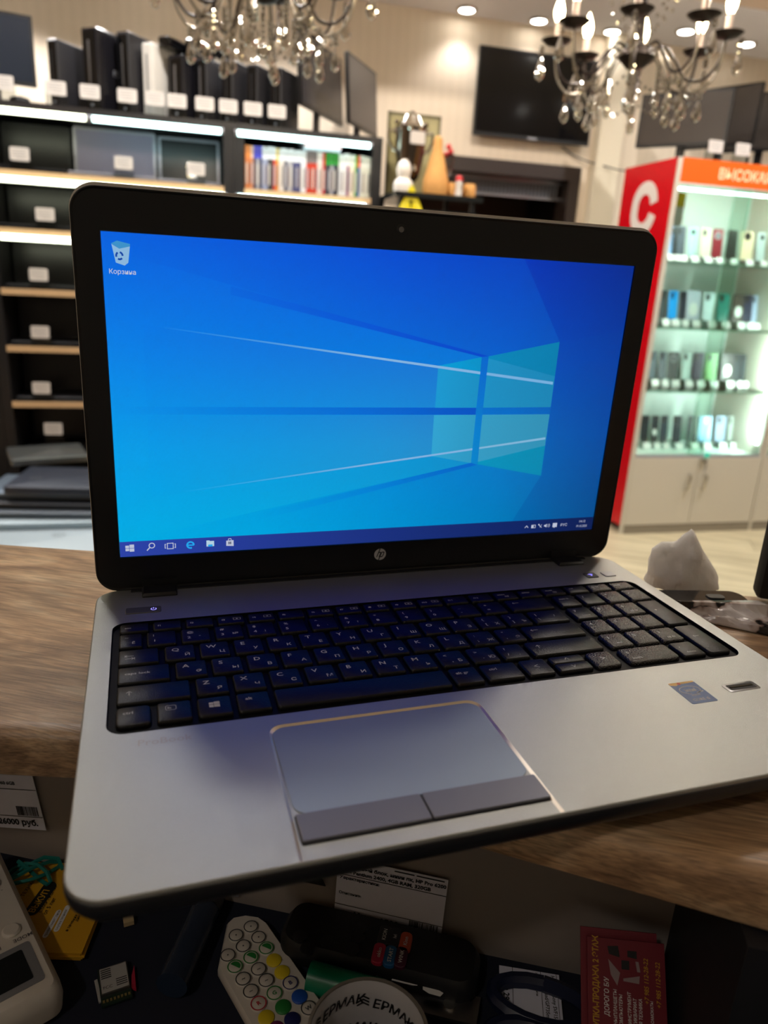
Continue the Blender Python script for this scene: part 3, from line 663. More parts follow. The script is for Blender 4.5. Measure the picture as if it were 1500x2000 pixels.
# ---------------------------------------------------------------- shop counter
def woodmat(name, a, b_, c_, sc=1.0, rough=.45):
    m = bpy.data.materials.new(name); m.use_nodes = True; nt = m.node_tree; bs = nt.nodes['Principled BSDF']; bs.inputs['Roughness'].default_value = rough
    tc = nt.nodes.new('ShaderNodeTexCoord'); L = nt.links.new
    def noise(scale, stretch, det=6, dist=0.0):
        mp = nt.nodes.new('ShaderNodeMapping'); mp.inputs['Scale'].default_value = stretch; n = nt.nodes.new('ShaderNodeTexNoise')
        n.inputs['Scale'].default_value = scale; n.inputs['Detail'].default_value = det; n.inputs['Distortion'].default_value = dist
        L(tc.outputs['Object'], mp.inputs[0]); L(mp.outputs[0], n.inputs['Vector']); return n
    n1 = noise(8 * sc, (1, 3.2, 3.2), 8, 2.2); n2 = noise(46 * sc, (.5, 6, 6), 9, 1.4); n3 = noise(240 * sc, (.2, 5, 5), 4)
    r1 = nt.nodes.new('ShaderNodeValToRGB'); e = r1.color_ramp.elements
    e[0].position = .30; e[0].color = (*lin(a), 1); e[1].position = .72; e[1].color = (*lin(c_), 1); k = e.new(.5); k.color = (*lin(b_), 1)
    L(n1.outputs[0], r1.inputs[0])
    r2 = nt.nodes.new('ShaderNodeValToRGB'); r2.color_ramp.elements[0].position = .38; r2.color_ramp.elements[0].color = (.42, .38, .36, 1); r2.color_ramp.elements[1].position = .6; r2.color_ramp.elements[1].color = (1.1, 1.08, 1.05, 1)
    L(n2.outputs[0], r2.inputs[0])
    mx = nt.nodes.new('ShaderNodeMix'); mx.data_type = 'RGBA'; mx.blend_type = 'MULTIPLY'; mx.inputs[0].default_value = .5; L(r1.outputs[0], mx.inputs[6]); L(r2.outputs[0], mx.inputs[7])
    r3 = nt.nodes.new('ShaderNodeValToRGB'); r3.color_ramp.elements[0].position = .36; r3.color_ramp.elements[0].color = (.55, .55, .56, 1); r3.color_ramp.elements[1].position = .56; r3.color_ramp.elements[1].color = (1.04, 1.04, 1.04, 1); L(n3.outputs[0], r3.inputs[0])
    n4 = noise(5 * sc, (1, 1.6, 1.6), 4, .6); r4 = nt.nodes.new('ShaderNodeValToRGB'); r4.color_ramp.elements[0].position = .42; r4.color_ramp.elements[0].color = (.80, .84, .90, 1); r4.color_ramp.elements[1].position = .60; r4.color_ramp.elements[1].color = (1, 1, 1, 1); L(n4.outputs[0], r4.inputs[0])
    mx3 = nt.nodes.new('ShaderNodeMix'); mx3.data_type = 'RGBA'; mx3.blend_type = 'MULTIPLY'; mx3.inputs[0].default_value = .8; L(mx.outputs[2], mx3.inputs[6]); L(r3.outputs[0], mx3.inputs[7])
    mx4 = nt.nodes.new('ShaderNodeMix'); mx4.data_type = 'RGBA'; mx4.blend_type = 'MULTIPLY'; mx4.inputs[0].default_value = 1; L(mx3.outputs[2], mx4.inputs[6]); L(r4.outputs[0], mx4.inputs[7])
    L(mx4.outputs[2], bs.inputs['Base Color'])
    bp = nt.nodes.new('ShaderNodeBump'); bp.inputs['Strength'].default_value = .35; bp.inputs['Distance'].default_value = .0006; L(n3.outputs[0], bp.inputs['Height']); L(bp.outputs[0], bs.inputs['Normal'])
    _M[name] = m; return m
wood = woodmat('worktop_wood', (158, 124, 94), (204, 166, 126), (232, 204, 166), rough=.36)
F = [atZ(0, 1430, ZC), atZ(330, 1450, ZC), atZ(656, 1490, ZC), atZ(950, 1570, ZC), atZ(1192, 1634, ZC), atZ(1500, 1718, ZC)]
Fl = F[0] + (F[0] - F[1]).normalized() * 0.9; Fr = F[-1] + (F[-1] - F[-2]).normalized() * 0.5
Ba, Bb = atZ(0, 1060, ZC), atZ(190, 1073, ZC)
bd = (Bb - Ba).normalized(); Bl = Ba - bd * 1.0; Br = Ba + bd * 1.1
ANG = math.atan2((F[-1] - F[0]).y, (F[-1] - F[0]).x)
CO = Vector((F[2].x, F[2].y, 0))
ct = thing('shop_counter', 'brown wood-grain shop counter with a grey panel and dark shelf underneath', 'counter', CO, ANG)
inv = Matrix.Rotation(-ANG, 4, 'Z') @ Matrix.Translation(-CO)
def smooth_line(P, n=6):
    out = []
    for i in range(len(P) - 1):
        p0, p1, p2, p3 = P[max(i - 1, 0)], P[i], P[i + 1], P[min(i + 2, len(P) - 1)]
        for k in range(n):
            t = k / n; out.append(.5 * ((2 * p1) + (p2 - p0) * t + (2 * p0 - 5 * p1 + 4 * p2 - p3) * t * t + (3 * p1 - p0 - 3 * p2 + p3) * t ** 3))
    return out + [P[-1]]
ol = [Fl] + smooth_line(F) + [Fr, Br, Bl]
oll = [tuple((inv @ p)[:2]) for p in ol]
TW = .0265
b = B()
rg = []
for ins, z in ((.0030, -TW), (.0008, -TW + .001), (0, -TW + .004), (0, -.008), (-.0012 * -1, -.0035), (.0045, -.0008), (.010, 0)):
    q = off(oll, -abs(ins)); rg.append([(p[0], p[1], ZC + z) for p in q])
b.loft(rg, caps=False); b.plate([off(oll, -.010)], ZC); b.plate([off(oll, -.0030)], ZC - TW)
b.done('worktop', wood, ct, smooth=True)
ZT = ZC - .165 - TW * .0
PA, PB_ = atZ(0, 1665, ZT), atZ(1140, 1905, ZT)
PU = Vector((PB_.x - PA.x, PB_.y - PA.y, 0)).normalized(); PN = Vector((PU.y, -PU.x, 0))      # PN points to the camera
if PN.y > 0: PN = -PN
def onP(px, py, o=0.0): return atP(px, py, PA + PN * o, PN)
def onT(px, py, h=0.0): return atZ(px, py, ZT + h + .0005)
pang = math.atan2(PU.y, PU.x)
corner = onP(1325, 1740)
panm = mat('grey_panel', (150, 140, 132), .6, noise=.06, nscale=12)
def wbox(name, o, ux, ul, vl, z0, z1, m, parent=None, **kw):     # upright box in world space given under the counter
    uy = Vector((-ux.y, ux.x, 0)); pts = [o, o + ux * ul, o + ux * ul + uy * vl, o + uy * vl]
    b = B(inv if parent is ct else Matrix()); b.loft([[(p.x, p.y, z0) for p in pts], [(p.x, p.y, z1) for p in pts]]); return b.done(name, m, parent, **kw)
L_ = (corner - PA).dot(PU)
wbox('back_panel', PA - PU * .6, PU, L_ + .6, .016, ZT - .02, ZC - TW, panm, ct)
sidel = .0
frontpt = atP(1480, 1779, corner, PU)
SL = abs((frontpt - corner).dot(PN))
navy = mat('navy_board', (20, 22, 30), .6); felt = mat('navy_felt', (14, 20, 38), .9, noise=.2, nscale=60)
wbox('side_panel', corner + PN * SL, PU, .016, SL, ZT - .02, ZC - TW, navy, ct)
wbox('lower_shelf', PA - PU * .6 + PN * .38, PU, L_ + 1.1, .38, ZT - .016, ZT, felt, ct)
wbox('lower_back_panel', PA - PU * .6, PU, L_ + 1.1, .016, 0.02, ZT - .02, panm, ct)
wbox('right_back_panel', corner + PU * .016, PU, .5, .016, ZT - .02, ZC - TW, navy, ct)
b = B(inv)
for o in (PA - PU * .6 + PN * .33, corner + PU * .05 + PN * .33):
    uy = Vector((-PU.y, PU.x, 0)); pts = [o, o + PU * .04, o + PU * .04 + uy * .34, o + uy * .34]
    b = B(inv); b.loft([[(p.x, p.y, 0) for p in pts], [(p.x, p.y, ZT - .016) for p in pts]]); b.done('end_support', navy, ct)

# price tags on the panel
def sheet(name, corners, m, thick=.0004, nrm=None, prints=None, label=None, cat=None, group=None, curl=0.0, ns=1, legend='print'):
    """flat sheet: corners TL, TR, BR, BL in world; prints(b, T, w, h) draws in metres from the bottom-left"""
    TL, TRr, BR, BL = corners; ux = (BR - BL); w = ux.length; uy = (TL - BL); h = uy.length
    T = frame(BL, ux, uy); t = thing(name, label, cat, BL, group=group)
    Ti = Matrix.Translation(-BL) @ T
    b = B(Ti); b.loft([rrq(w, h, -thick), rrq(w, h, 0)]); b.done('paper', m, t)
    if prints:
        b = B(Ti); prints(b, Matrix.Translation(Vector((0, 0, .00025))), w, h); b.done(legend, INK, t) if b.f else None
    return t, Ti, w, h
def rrq(w, h, z): return [(0, 0, z), (w, 0, z), (w, h, z), (0, h, z)]
def barcode(b, x, y, w, h, n=26, z=.00025):
    rnd = random.Random(5); c = x
    for k in range(n):
        ww = w / n * rnd.choice((.35, .55, .8)); b.poly([(c, y, z), (c + ww, y, z), (c + ww, y + h, z), (c, y + h, z)]); c += w / n
paper = mat('tag_paper', (232, 232, 246), .7)
def flatsheet(corn_px, proj, o):
    P = [proj(x, y, o) for x, y in corn_px]; return P
def pr1(b, T, w, h):
    text(b, 'Видеокарта palit GTX1060 6GB', h * .085, T @ TR(w * .02, h * .82), bold=.02, sx=.98)
    b.stroke([(0, h * .74), (w, h * .74)], h * .012, .00025); b.stroke([(0, h * .24), (w, h * .24)], h * .012, .00025)
    text(b, 'Описание:', h * .05, T @ TR(w * .3, h * .62), bold=.02); barcode(b, w * .72, h * .26, w * .25, h * .17)
    text(b, '26000 руб.', h * .15, T @ TR(w * .47, h * .08), bold=.035); 
c = [onP(-75, 1512, .003), onP(95, 1526, .003), onP(90, 1622, .003), onP(-75, 1610, .003)]
sheet('price_tag', c, paper, prints=pr1, label='white price tag reading 26000 руб. on the grey panel at left', cat='price tag')
def pr2(b, T, w, h):
    text(b, 'Системный блок, мини пк, HP Pro 6200', h * .077, T @ TR(w * .03, h * .86), bold=.035, sx=.98)
    text(b, 'SFF - Pentium 2400, 4GB RAM, 320GB', h * .077, T @ TR(w * .03, h * .77), bold=.035, sx=.98)
    text(b, 'Характеристики:', h * .065, T @ TR(w * .03, h * .67), bold=.03); text(b, 'Описание:', h * .06, T @ TR(w * .03, h * .42), bold=.02)
    for y in (.74, .24): b.stroke([(0, h * y), (w, h * y)], h * .01, .00025)
    barcode(b, w * .70, h * .07, w * .27, h * .16); text(b, 'Цена 1500 руб.', h * .13, T @ TR(w * .18, h * .06), bold=.03)
    b.stroke([(w * .52, h * .965), (w * .70, h * .965)], h * .018, .00025); b.stroke([(w * .72, h * .965), (w * .97, h * .965)], h * .018, .00025)
c = [onP(657, 1672, .004), onP(871, 1724, .004), onP(860, 1838, .004), onP(652, 1790, .004)]
sheet('price_tag', c, paper, prints=pr2, label='white tag for a desktop computer stuck on the grey panel under the laptop', cat='price tag')
# black star-shaped mark left of it
b = B(); P0 = onP(603, 1708, .002); T = frame(P0, PU, Vector((0, 0, 1)))
b.plate([[(-.011, -.006), (.011, -.006), (.006, .004), (.008, .012), (0, .007), (-.006, .013), (-.004, .003)]], 0, .0006, T)
b.done('cut_out_sticker', INK, label='small black cut-out sticker on the grey panel below the laptop edge', cat='sticker')
b = B(); c = [onP(428, 1732, .002), onP(468, 1738, .002), onP(466, 1752, .002), onP(430, 1748, .002)]; b.poly([c[3], c[2], c[1], c[0]]); b.done('note_strip', mat('note_grey', (150, 150, 165), .7), label='small pale paper strip on the panel above the white remote', cat='paper')

# air conditioner remote
def lframe(p_from, p_to, h):                                       # local frame on the tray: y axis runs from->to
    a = onT(*p_from, h); c = onT(*p_to, h); y = (c - a).normalized(); x = Vector((y.y, -y.x, 0)); return a, x, y
rem = mat('remote_white', (205, 198, 188), .45, noise=.03, nscale=200)
Q, _, ay = lframe((124, 1912), (18, 1690), .022); rz = math.atan2(ay.y, ay.x) - R(90)
t = thing('air_conditioner_remote', 'off-white air conditioner remote with grey display at the lower left', 'remote control', (Q.x, Q.y, ZT + .0005), rz)
# local: x to the right of travel, y up the remote; Q is its lower right corner
B().rr(-.056, -.004, .0, .128, ((0, .004), (.003, .001), (.012, 0), (.019, .001), (.022, .004)), .008, 5).done('body', rem, t, smooth=True)
B().rr(-.052, .006, -.007, .036, ((.0219, 0), (.0223, 0)), .002, 3).done('display_bezel', GREY, t)
B().rr(-.047, .010, -.012, .032, ((.0224, 0), (.0226, 0)), .001, 2).done('display', mat('lcd_dark', (30, 33, 35), .25), t)
tt = B()
UP = Matrix.Rotation(math.pi, 4, 'Z')
for x, y, rr_, s in ((-.013, .048, .0050, 'MODE'), (-.028, .048, .0050, 'ECO'), (-.044, .048, .0050, 'SLEEP'), (-.013, .102, .0050, '+'), (-.013, .090, .0050, '-'), (-.044, .100, .005, '')):
    k = B().lathe([(rr_, .0215), (rr_, .0232), (rr_ * .8, .0240), (.0001, .0238)], (x, y, 0), 18).done('round_button', rem, t, smooth=True)
    text(tt, s, .0036, TR(x + .004, y - .0068, .0222) @ UP, bold=.01, align='CENTER')
ring = B().lathe([(.017, .0215), (.017, .0228), (.0155, .0234), (.0100, .0232), (.0095, .0215)], (-.031, .071, 0), 30, False).done('control_ring', rem, t, smooth=True)
B().lathe([(.0085, .0215), (.0085, .0236), (.007, .0240), (.0001, .0236)], (-.031, .071, 0), 20).done('power_button', rem, t, smooth=True)
text(tt, 'TURBO', .0034, TR(-.031, .0595, .0236) @ UP, bold=.01, align='CENTER'); text(tt, 'SPEED', .0034, TR(-.031, .085, .0236) @ UP, bold=.01, align='CENTER')
tt.stroke([(-.031 + .003 * math.cos(R(a)), .071 + .003 * math.sin(R(a))) for a in range(-60, 240, 30)], .0005, .0242)
tt.poly([(-.016, .070, .0236), (-.016, .073, .0236), (-.0185, .0715, .0236)])
tt.done('button_print', mat('print_grey', (90, 85, 84), .6), t)

# yellow flyers
c = [onT(44, 1692, .006), onT(212, 1690, .006), onT(157, 1858, .006), onT(36, 1856, .006)]
def frm4(c): ux = c[2] - c[3]; uy = c[0] - c[3]; return frame(c[3], ux, uy), ux.length, uy.length
T, w, h = frm4(c)
t = thing('flyer_stack', 'stack of yellow flyers with black lettering beside the air conditioner remote', 'flyers', c[3])
Ti = Matrix.Translation(-c[3]) @ T
ylw = mat('flyer_yellow', (214, 160, 28), .6)
for k in range(5):
    o = (k % 3) * .0012; b = B(Ti @ Matrix.Rotation(R((k % 3 - 1) * 1.5), 4, 'Z')); b.box((w / 2 + o - .014, h / 2 - o, -.0055 + k * .00125), (w + .028, h, .001)); b.done('flyer', ylw, t)
def onflyer(p0, p1):
    a, c = onT(*p0, .0062), onT(*p1, .0062); return Matrix.Translation(-o_fl) @ frame(a, c - a, Vector((0, 0, 1)).cross(c - a)), (c - a).length
o_fl = Vector(t.location)
M1, l1 = onflyer((60, 1783), (100, 1727)); b = B(M1); b.rr(-.002, -.0042, l1 + .002, .0042, ((0, 0), (.0001, 0)), .0042, 5); b.done('black_band', INK, t)
b = B(M1); text(b, 'ВЫКУП', .0056, TR(.0, -.0020, .0003), bold=.02, sx=l1 / .025); b.done('band_lettering', ylw, t)
b = B()
for p0, p1, tx, z in (((46, 1752), (62, 1730), 'ТЕХНИКИ', .0034), ((81, 1783), (106, 1742), 'СМАРТФОНЫ', .0030), ((90, 1787), (112, 1752), 'от 5 лет', .0034), ((132, 1820), (150, 1790), 'в течение', .0026), ((151, 1800), (158, 1788), 'дня', .0026)):
    M1, l1 = onflyer(p0, p1); b.M = M1; text(b, tx, z, TR(0, 0, .0002), bold=.01)
b.done('flyer_lettering', INK, t)
for p0, p1, tx in (((86, 1832), (117, 1777), 'приём смартфонов'), ((108, 1820), (134, 1768), 'скупка техники')):
    M1, l1 = onflyer(p0, p1); b = B(M1); b.rr(0, -.0016, l1, .0016, ((0, 0), (.0001, 0)), .0016, 3); k = b.done('white_band', WHITE, t)
    b = B(M1); text(b, tx, .0020, TR(.001, -.0007, .0003)); b.done('band_print', INK, k)
# teal string
b = B(); o = onT(58, 1706, .009); rnd = random.Random(3)
pts = [o + Vector((.020 * math.cos(a * 1.7) * (1 - a * .04), .010 * math.sin(a * 2.3), .003 * math.sin(a * 3))) for a in [k * .35 for k in range(26)]]
b.tube(pts, .0013, 5); b.done('teal_cord', mat('teal_cord', (20, 120, 110), .5), smooth=True, label='tangle of teal cord lying above the yellow flyers', cat='cord')
# small circuit card in an antistatic bag
c = [onT(186, 1893, .004), onT(250, 1874, .004), onT(256, 1928, .004), onT(197, 1948, .004)]; T, w, h = frm4(c); Ti = Matrix.Translation(-c[3]) @ T
t = thing('network_card', 'small network card with white printed labels on the dark shelf', 'circuit card', c[3])
b = B(Ti); b.box((w / 2, h / 2 - .002, -.0025), (w * 1.02, h * 1.25, .0012)); b.done('board', mat('board_green', (28, 46, 34), .4), t)
b = B(Ti); b.box((w / 2, h / 2, -.001), (w * .96, h * .9, .0018)); b.done('shield', STEEL, t)
b = B(Ti); b.box((w / 2, h / 2, .0001), (w * .9, h * .82, .0002)); b.done('card_label', mat('label_grey', (170, 168, 165), .6), t)
b = B(Ti)
for k in range(5): b.stroke([(w * .08, h * (.85 - k * .07)), (w * .42, h * (.85 - k * .07))], h * .035, .0003)
for k in range(4): b.stroke([(w * .55, h * (.42 - k * .07)), (w * .92, h * (.42 - k * .07))], h * .03, .0003)
text(b, 'FCC', h * .14, TR(w * .1, h * .2, .0003)); b.done('label_print', INK, t)
for k in range(8):
    B(Ti).box((w * (.08 + k * .12), -h * .10, -.0017), (w * .07, h * .08, .0004)).done('contact', mat('gold_contact', (200, 180, 120), .3, .8), t)
c = [onT(184, 1915, .0015), onT(190, 1912, .0015), onT(200, 1955, .0015), onT(193, 1958, .0015)]; b = B(); b.loft([[p - Vector((0, 0, .001)) for p in c[::-1]], c[::-1]]); b.done('card_strip', mat('label_grey'), label='narrow pale label strip at the left edge of the network card', cat='label')
b = B(); c = [onT(262, 1885, .002), onT(266, 1932, .002), onT(256, 1928, .002), onT(257, 1905, .002)]; b.loft([[p - Vector((0, 0, .0015)) for p in c], c]); b.done('red_tab', mat('red_tab', (170, 30, 60), .5), label='tiny red tab beside the network card', cat='tab')
# dark tube and pen
def rod(name, a, c, r, m, label, cat, capm=None, tip=None):
    a, c = Vector(a), Vector(c); t = thing(name, label, cat, a); d = c - a; B().cyl((0, 0, 0), d * .8, r, seg=18).done('barrel', m, t, smooth=True)
    b = B(); b.cyl(d * .8, d, r * 1.06, r * .95, 18); b.done('cap', capm or m, t, smooth=True); return t
rod('marker_pen', onT(335, 1925, .009), onT(415, 1745, .009), .009, mat('dark_blue_gloss', (34, 46, 64), .25), 'dark blue marker lying on the shelf left of the white remote', 'marker', BLACK)
rod('marker_pen', onT(604, 1908, .008), onT(760, 1950, .008), .0085, mat('green_marker', (0, 120, 84), .35), 'green marker on the shelf beside the colour-button remote', 'marker', mat('green_cap', (0, 100, 70), .35))
c = onT(250, 1790, .002); B().box((c.x, c.y, c.z), (.006, .012, .003), R(10)).done('wood_chip', mat('tan_chip', (190, 170, 130), .6), label='small tan plastic tab near the front corner of the laptop', cat='tab')

# white remote for coloured lights
a0 = onT(425, 1890, .008); e_ = onT(622, 1945, .008); u0 = onT(518, 1797, .008)
ay = (u0 - e_).normalized(); rz = math.atan2(ay.y, ay.x) - R(90)
ax = Vector((ay.y, -ay.x, 0)); wd = abs((e_ - a0).dot(ax)); O = e_ - ax * wd                    # local origin on the left side
O.z = ZT + .0005
t = thing('light_remote', 'white remote with coloured round buttons under the laptop edge', 'remote control', O, rz)
invr = Matrix.Rotation(-rz, 4, 'Z') @ Matrix.Translation(-O)
top = (invr @ u0).y; lft = (invr @ onT(440, 1800, .008)); lb = (invr @ a0).y
oline = [tuple((invr @ onT(x, y, .008))[:2]) for x, y in ((530, 2075), (690, 2060), (624, 1947), (522, 1800), (506, 1789), (480, 1785), (455, 1790), (443, 1801), (425, 1890))]
b = B(); b.loft([[(p[0], p[1], z) for p in off(oline, -d)] for d, z in ((.001, 0), (0, .002), (0, .006), (.0012, .008))]); b.done('body', rem, t, smooth=True)
CB = {'k': (60, 60, 60), 'g': (30, 120, 50), 'y': (214, 190, 30), 'n': (24, 30, 90), 'b': (20, 76, 170), 'r': (180, 24, 50), 'v': (120, 30, 90)}
def ringbtn(px, py, col, fill=False, s='', half=False):
    p = invr @ onT(px, py, .009); r = .0044
    k = B().lathe([(r, .0075), (r, .0087), (r * .85, .0092), (.0001, .0092)], (p.x, p.y, 0), 20).done('button', mat('btn_' + col, CB[col], .5) if fill else rem, t, smooth=True)
    b = B()
    if not fill: b.stroke([(p.x + r * .92 * math.cos(R(a)), p.y + r * .92 * math.sin(R(a))) for a in range(0, 360, 18)], .0006, .0094, None, True)
    if half: b.plate([[(p.x + r * .7 * math.cos(R(a)), p.y + r * .7 * math.sin(R(a))) for a in range(-60, 121, 20)]], .0094)
    if s: text(b, s, .0034, TR(p.x, p.y - .0012, .0095), bold=.02, align='CENTER')
    if b.f: b.done('button_mark', mat('btn_' + col, CB[col], .5), k)
for x, y in ((490, 1810), (461, 1827), (505, 1831), (475, 1848), (445, 1866)): ringbtn(x, y, 'k', s='•')
for x, y in ((520, 1852), (490, 1870), (459, 1888)): ringbtn(x, y, 'g', half=True)
for x, y in ((535, 1874), (551, 1897)): ringbtn(x, y, 'y', True)
for x, y in ((505, 1893), (520, 1915), (475, 1912), (490, 1936)): ringbtn(x, y, 'k', s='~')
for x, y, c_, s in ((567, 1920, 'n', 'B'), (536, 1940, 'g', 'G'), (505, 1960, 'r', 'R'), (603, 1969, 'k', 'W')): ringbtn(x, y, c_, s=s)
for x, y, c_ in ((585, 1945, 'b'), (553, 1965, 'g'), (520, 1986, 'y'), (571, 1990, 'n'), (540, 2008, 'v')): ringbtn(x, y, c_, True)

# black television remote
a0, _, ay = lframe((575, 1805), (960, 1898), .014); rz = math.atan2(ay.y, ay.x) - R(90)
t = thing('television_remote', 'black television remote with red, blue and orange keys under the tag', 'remote control', (a0.x, a0.y, ZT + .0005), rz)
invt = Matrix.Rotation(-rz, 4, 'Z') @ Matrix.Translation(-Vector((a0.x, a0.y, ZT)))
B().rr(-.0175, -.006, .0175, .112, ((0, .004), (.004, 0), (.013, 0), (.0176, .003)), .012, 6).done('body', mat('remote_black', (12, 12, 15), .5), t, smooth=True)
for px, py, col in ((751, 1825, (40, 40, 46)), (771, 1829, (40, 40, 46)), (792, 1838, (206, 84, 50)), (740, 1860, (190, 40, 76)), (762, 1865, (30, 100, 160)), (783, 1868, (74, 22, 50))):
    p = invt @ onT(px, py, .020); T = TR(p.x, p.y, 0) @ Matrix.Rotation(-rz + R(65), 4, 'Z')
    k = B().rr(-.0068, -.0036, .0068, .0036, ((.0175, 0), (.0195, 0), (.020, .0004)), .003, 4, T).done('app_key', mat('app_%d_%d' % (px, py), col, .45), t, smooth=True)
    b = B(); text(b, {792: 'Kion', 740: 'okko', 762: 'START', 783: 'WINK', 751: 'KION', 771: 'ivi'}[px], .0032, T @ TR(0, -.0012, .0202), bold=.01, align='CENTER'); b.done('key_print', WHITE, k)
for px, py in ((586, 1825), (698, 1827), (704, 1810), (688, 1850), (600, 1850), (640, 1835)):
    p = invt @ onT(px, py, .020); B().lathe([(.0042, .0175), (.0042, .0192), (.0001, .0196)], (p.x, p.y, 0), 14).done('round_key', mat('key_soft', (26, 26, 30), .6), t, smooth=True)

# roll of printed tape
cc = atZ(719, 2018, ZT + .048); l_ = atZ(602, 1995, ZT + .048); rr0 = (Vector((cc.x, cc.y)) - Vector((l_.x, l_.y))).length
t = thing('tape_roll', 'nearly finished roll of white tape printed with black lettering at the bottom', 'tape', (cc.x, cc.y, ZT + .0005))
ri = rr0 * .95
b = B(); b.lathe([(rr0, 0), (rr0, .048), (ri, .048), (ri, 0)], seg=48, caps=False); b.f.append(b.f[0]); b.mi.append(0)
b.done('tape_ring', mat('tape_edge', (120, 112, 102), .5), t, smooth=True)
b = B(); b.lathe([(ri - .0003, .0475), (ri - .0003, .0005)], seg=48, caps=False); b.done('printed_core', mat('core_white', (206, 204, 206), .6), t, smooth=True)
b = B()
def wrap(s, size, ang, z, slope=.0, sx=1.0, extra=None):
    vs, fs = text_geo(s, .018, .2, 'LEFT'); o = len(b.v)
    for v in vs:
        u = v[0] * size * sx; a = ang - u / ri; b.vert(((ri - .0008) * math.cos(a), (ri - .0008) * math.sin(a), z + v[1] * size + slope * u))
    for f in fs: b.face([o + k for k in f])
def wlogo(ang, z, s):
    for k in range(3):
        q = [(-.9 * s, (k * .3) * s), (-.45 * s, (k * .3 + .25) * s), (0, k * .3 * s), (0, (k * .3 - .16) * s), (-.45 * s, (k * .3 + .09) * s), (-.9 * s, (k * .3 - .16) * s)]
        b.poly([((ri - .0008) * math.cos(ang - u / ri), (ri - .0008) * math.sin(ang - u / ri), z + w_) for u, w_ in q[::-1]])
for a, z in ((186, .022), (133, .033), (118, .0135), (72, .030), (54, .010), (14, .026)):
    wrap('ЕРМАК', .0085, R(a), z, 0, .85); wlogo(R(a) + .0015 / ri, z + .002, .0072)
b.done('core_lettering', INK, t)

# scissors, torn paper, rotated price slip
steel = STEEL
a0, _, ay = lframe((690, 1905), (930, 1975), .004); rz = math.atan2(ay.y, ay.x) - R(90)
t = thing('scissors', 'steel scissors with dark blue handles behind the tape roll', 'scissors', (a0.x, a0.y, ZT + .0005), rz)
Ls = (onT(935, 1972, .004) - a0).length
for sgn in (1, -1):
    b = B(); b.plate([[(0, -.01 if sgn > 0 else -.004), (sgn * .011, Ls * .5), (sgn * .009, Ls), (-sgn * .004, Ls)] if sgn > 0 else [(0, 0), (-.004 * -1, Ls), (-.010, Ls), (-.008, Ls * .5)]], .003 + .0022 * (sgn > 0), .001 + .0022 * (sgn > 0)); b.done('blade', steel, t)
B().cyl((.002, Ls * .78, .0), (.002, Ls * .78, .0065), .0035, seg=14).done('pivot_screw', CHROME, t)
hb = mat('handle_navy', (20, 28, 56), .4)
for sgn, L1 in ((-1, .055), (1, .045)):
    pts = [(sgn * -.002 + sgn * .017 * (1 - math.cos(R(q))) , Ls + L1 / 2 - L1 / 2 * math.cos(R(q)) * 1.0 + .0, .006) for q in range(0, 1)]
    el = [(sgn * (.014 + .013 * math.cos(R(q))) , Ls + .006 + L1 / 2 + L1 / 2 * math.sin(R(q)), .006) for q in range(0, 361, 20)]
    B().tube(el, .0045, 8).done('finger_loop', hb, t, smooth=True)
# folded paper scraps with zigzag edge
sc1 = [(765, 1912), (770, 1902), (778, 1904), (780, 1894), (790, 1896), (794, 1886), (808, 1890), (826, 1923), (805, 1922)]
b = B(); b.plate([[tuple(onT(x, y, .012)[:2]) for x, y in sc1]], ZT + .012, ZT + .0115); b.done('torn_paper', WHITE, label='torn white paper with zigzag edge lying on the scissors', cat='paper')
sc2 = [(826, 1921), (845, 1925), (866, 1938), (860, 1944), (838, 1938), (826, 1930)]
b = B(); b.plate([[tuple(onT(x, y, .012)[:2]) for x, y in sc2]], ZT + .012, ZT + .0115); b.done('paper_scrap', WHITE, label='small crumpled white scrap right of the torn paper', cat='paper')
def pr3(b, T, w, h):
    text(b, 'Ноутбук Sony SVF15N', h * .085, T @ TR(w * .03, h * .86), bold=.02); text(b, 'i7/8/512ssd/GF735m', h * .085, T @ TR(w * .08, h * .74), bold=.02)
    text(b, 'Характеристики:', h * .055, T @ TR(w * .02, h * .60), bold=.01); text(b, 'Описание:', h * .055, T @ TR(w * .05, h * .36), bold=.01)
    for y in (.69, .22, .95): b.stroke([(0, h * y), (w, h * y)], h * .008, .00025)
    text(b, 'Цена 29500', h * .13, T @ TR(w * .1, h * .07), bold=.03)
# text runs down the picture: its left edge is the upper edge
c = [onT(1090, 1893, .003), onT(1105, 2060, .003), onT(976, 2045, .003), onT(975, 1885, .003)]
sheet('price_slip', c, paper, prints=pr3, label='white price slip with sideways writing next to the scissors handle', cat='price tag')
# red flyers leaning on the panel
c_tl, c_tr = onP(1142, 1812, .022), onP(1297, 1844, .022)
bl_ = onT(1150, 2075, .008); br_ = onT(1308, 2106, .008)
redm = mat('flyer_red', (116, 12, 32), .5)
# text reads upwards: baseline runs from the bottom to the top
c = [bl_, c_tl, c_tr, br_]      # TL, TR, BR, BL for the rotated text
def pr4(b, T, w, h):
    pass
t, Ti, w, h = sheet('red_flyer_stack', c, redm, thick=.0012, label='red flyers with yellow sideways headline leaning by the dark side panel', cat='flyers')
b = B(Ti); text(b, 'СКУПКА-ПРОДАЖА 2 ЭТАЖ', h * .105, TR(w * .24, h * .86, .0003), bold=.03, shear=.1, sx=.80)
b.done('headline', mat('flyer_gold', (200, 150, 30), .5), t); b = B(Ti); text(b, '+7 985 112-28-22', h * .08, TR(w * .52, h * .22, .0003), bold=.01, shear=.2, sx=.9); b.done('phone_number', _M['flyer_gold'], t); b = B(Ti)
text(b, '+7 985 112-28-22', h * .08, TR(w * .50, h * .07, .0003), bold=.01, shear=.2, sx=.9); b.done('phone_number', _M['flyer_gold'], t)
b = B(Ti)
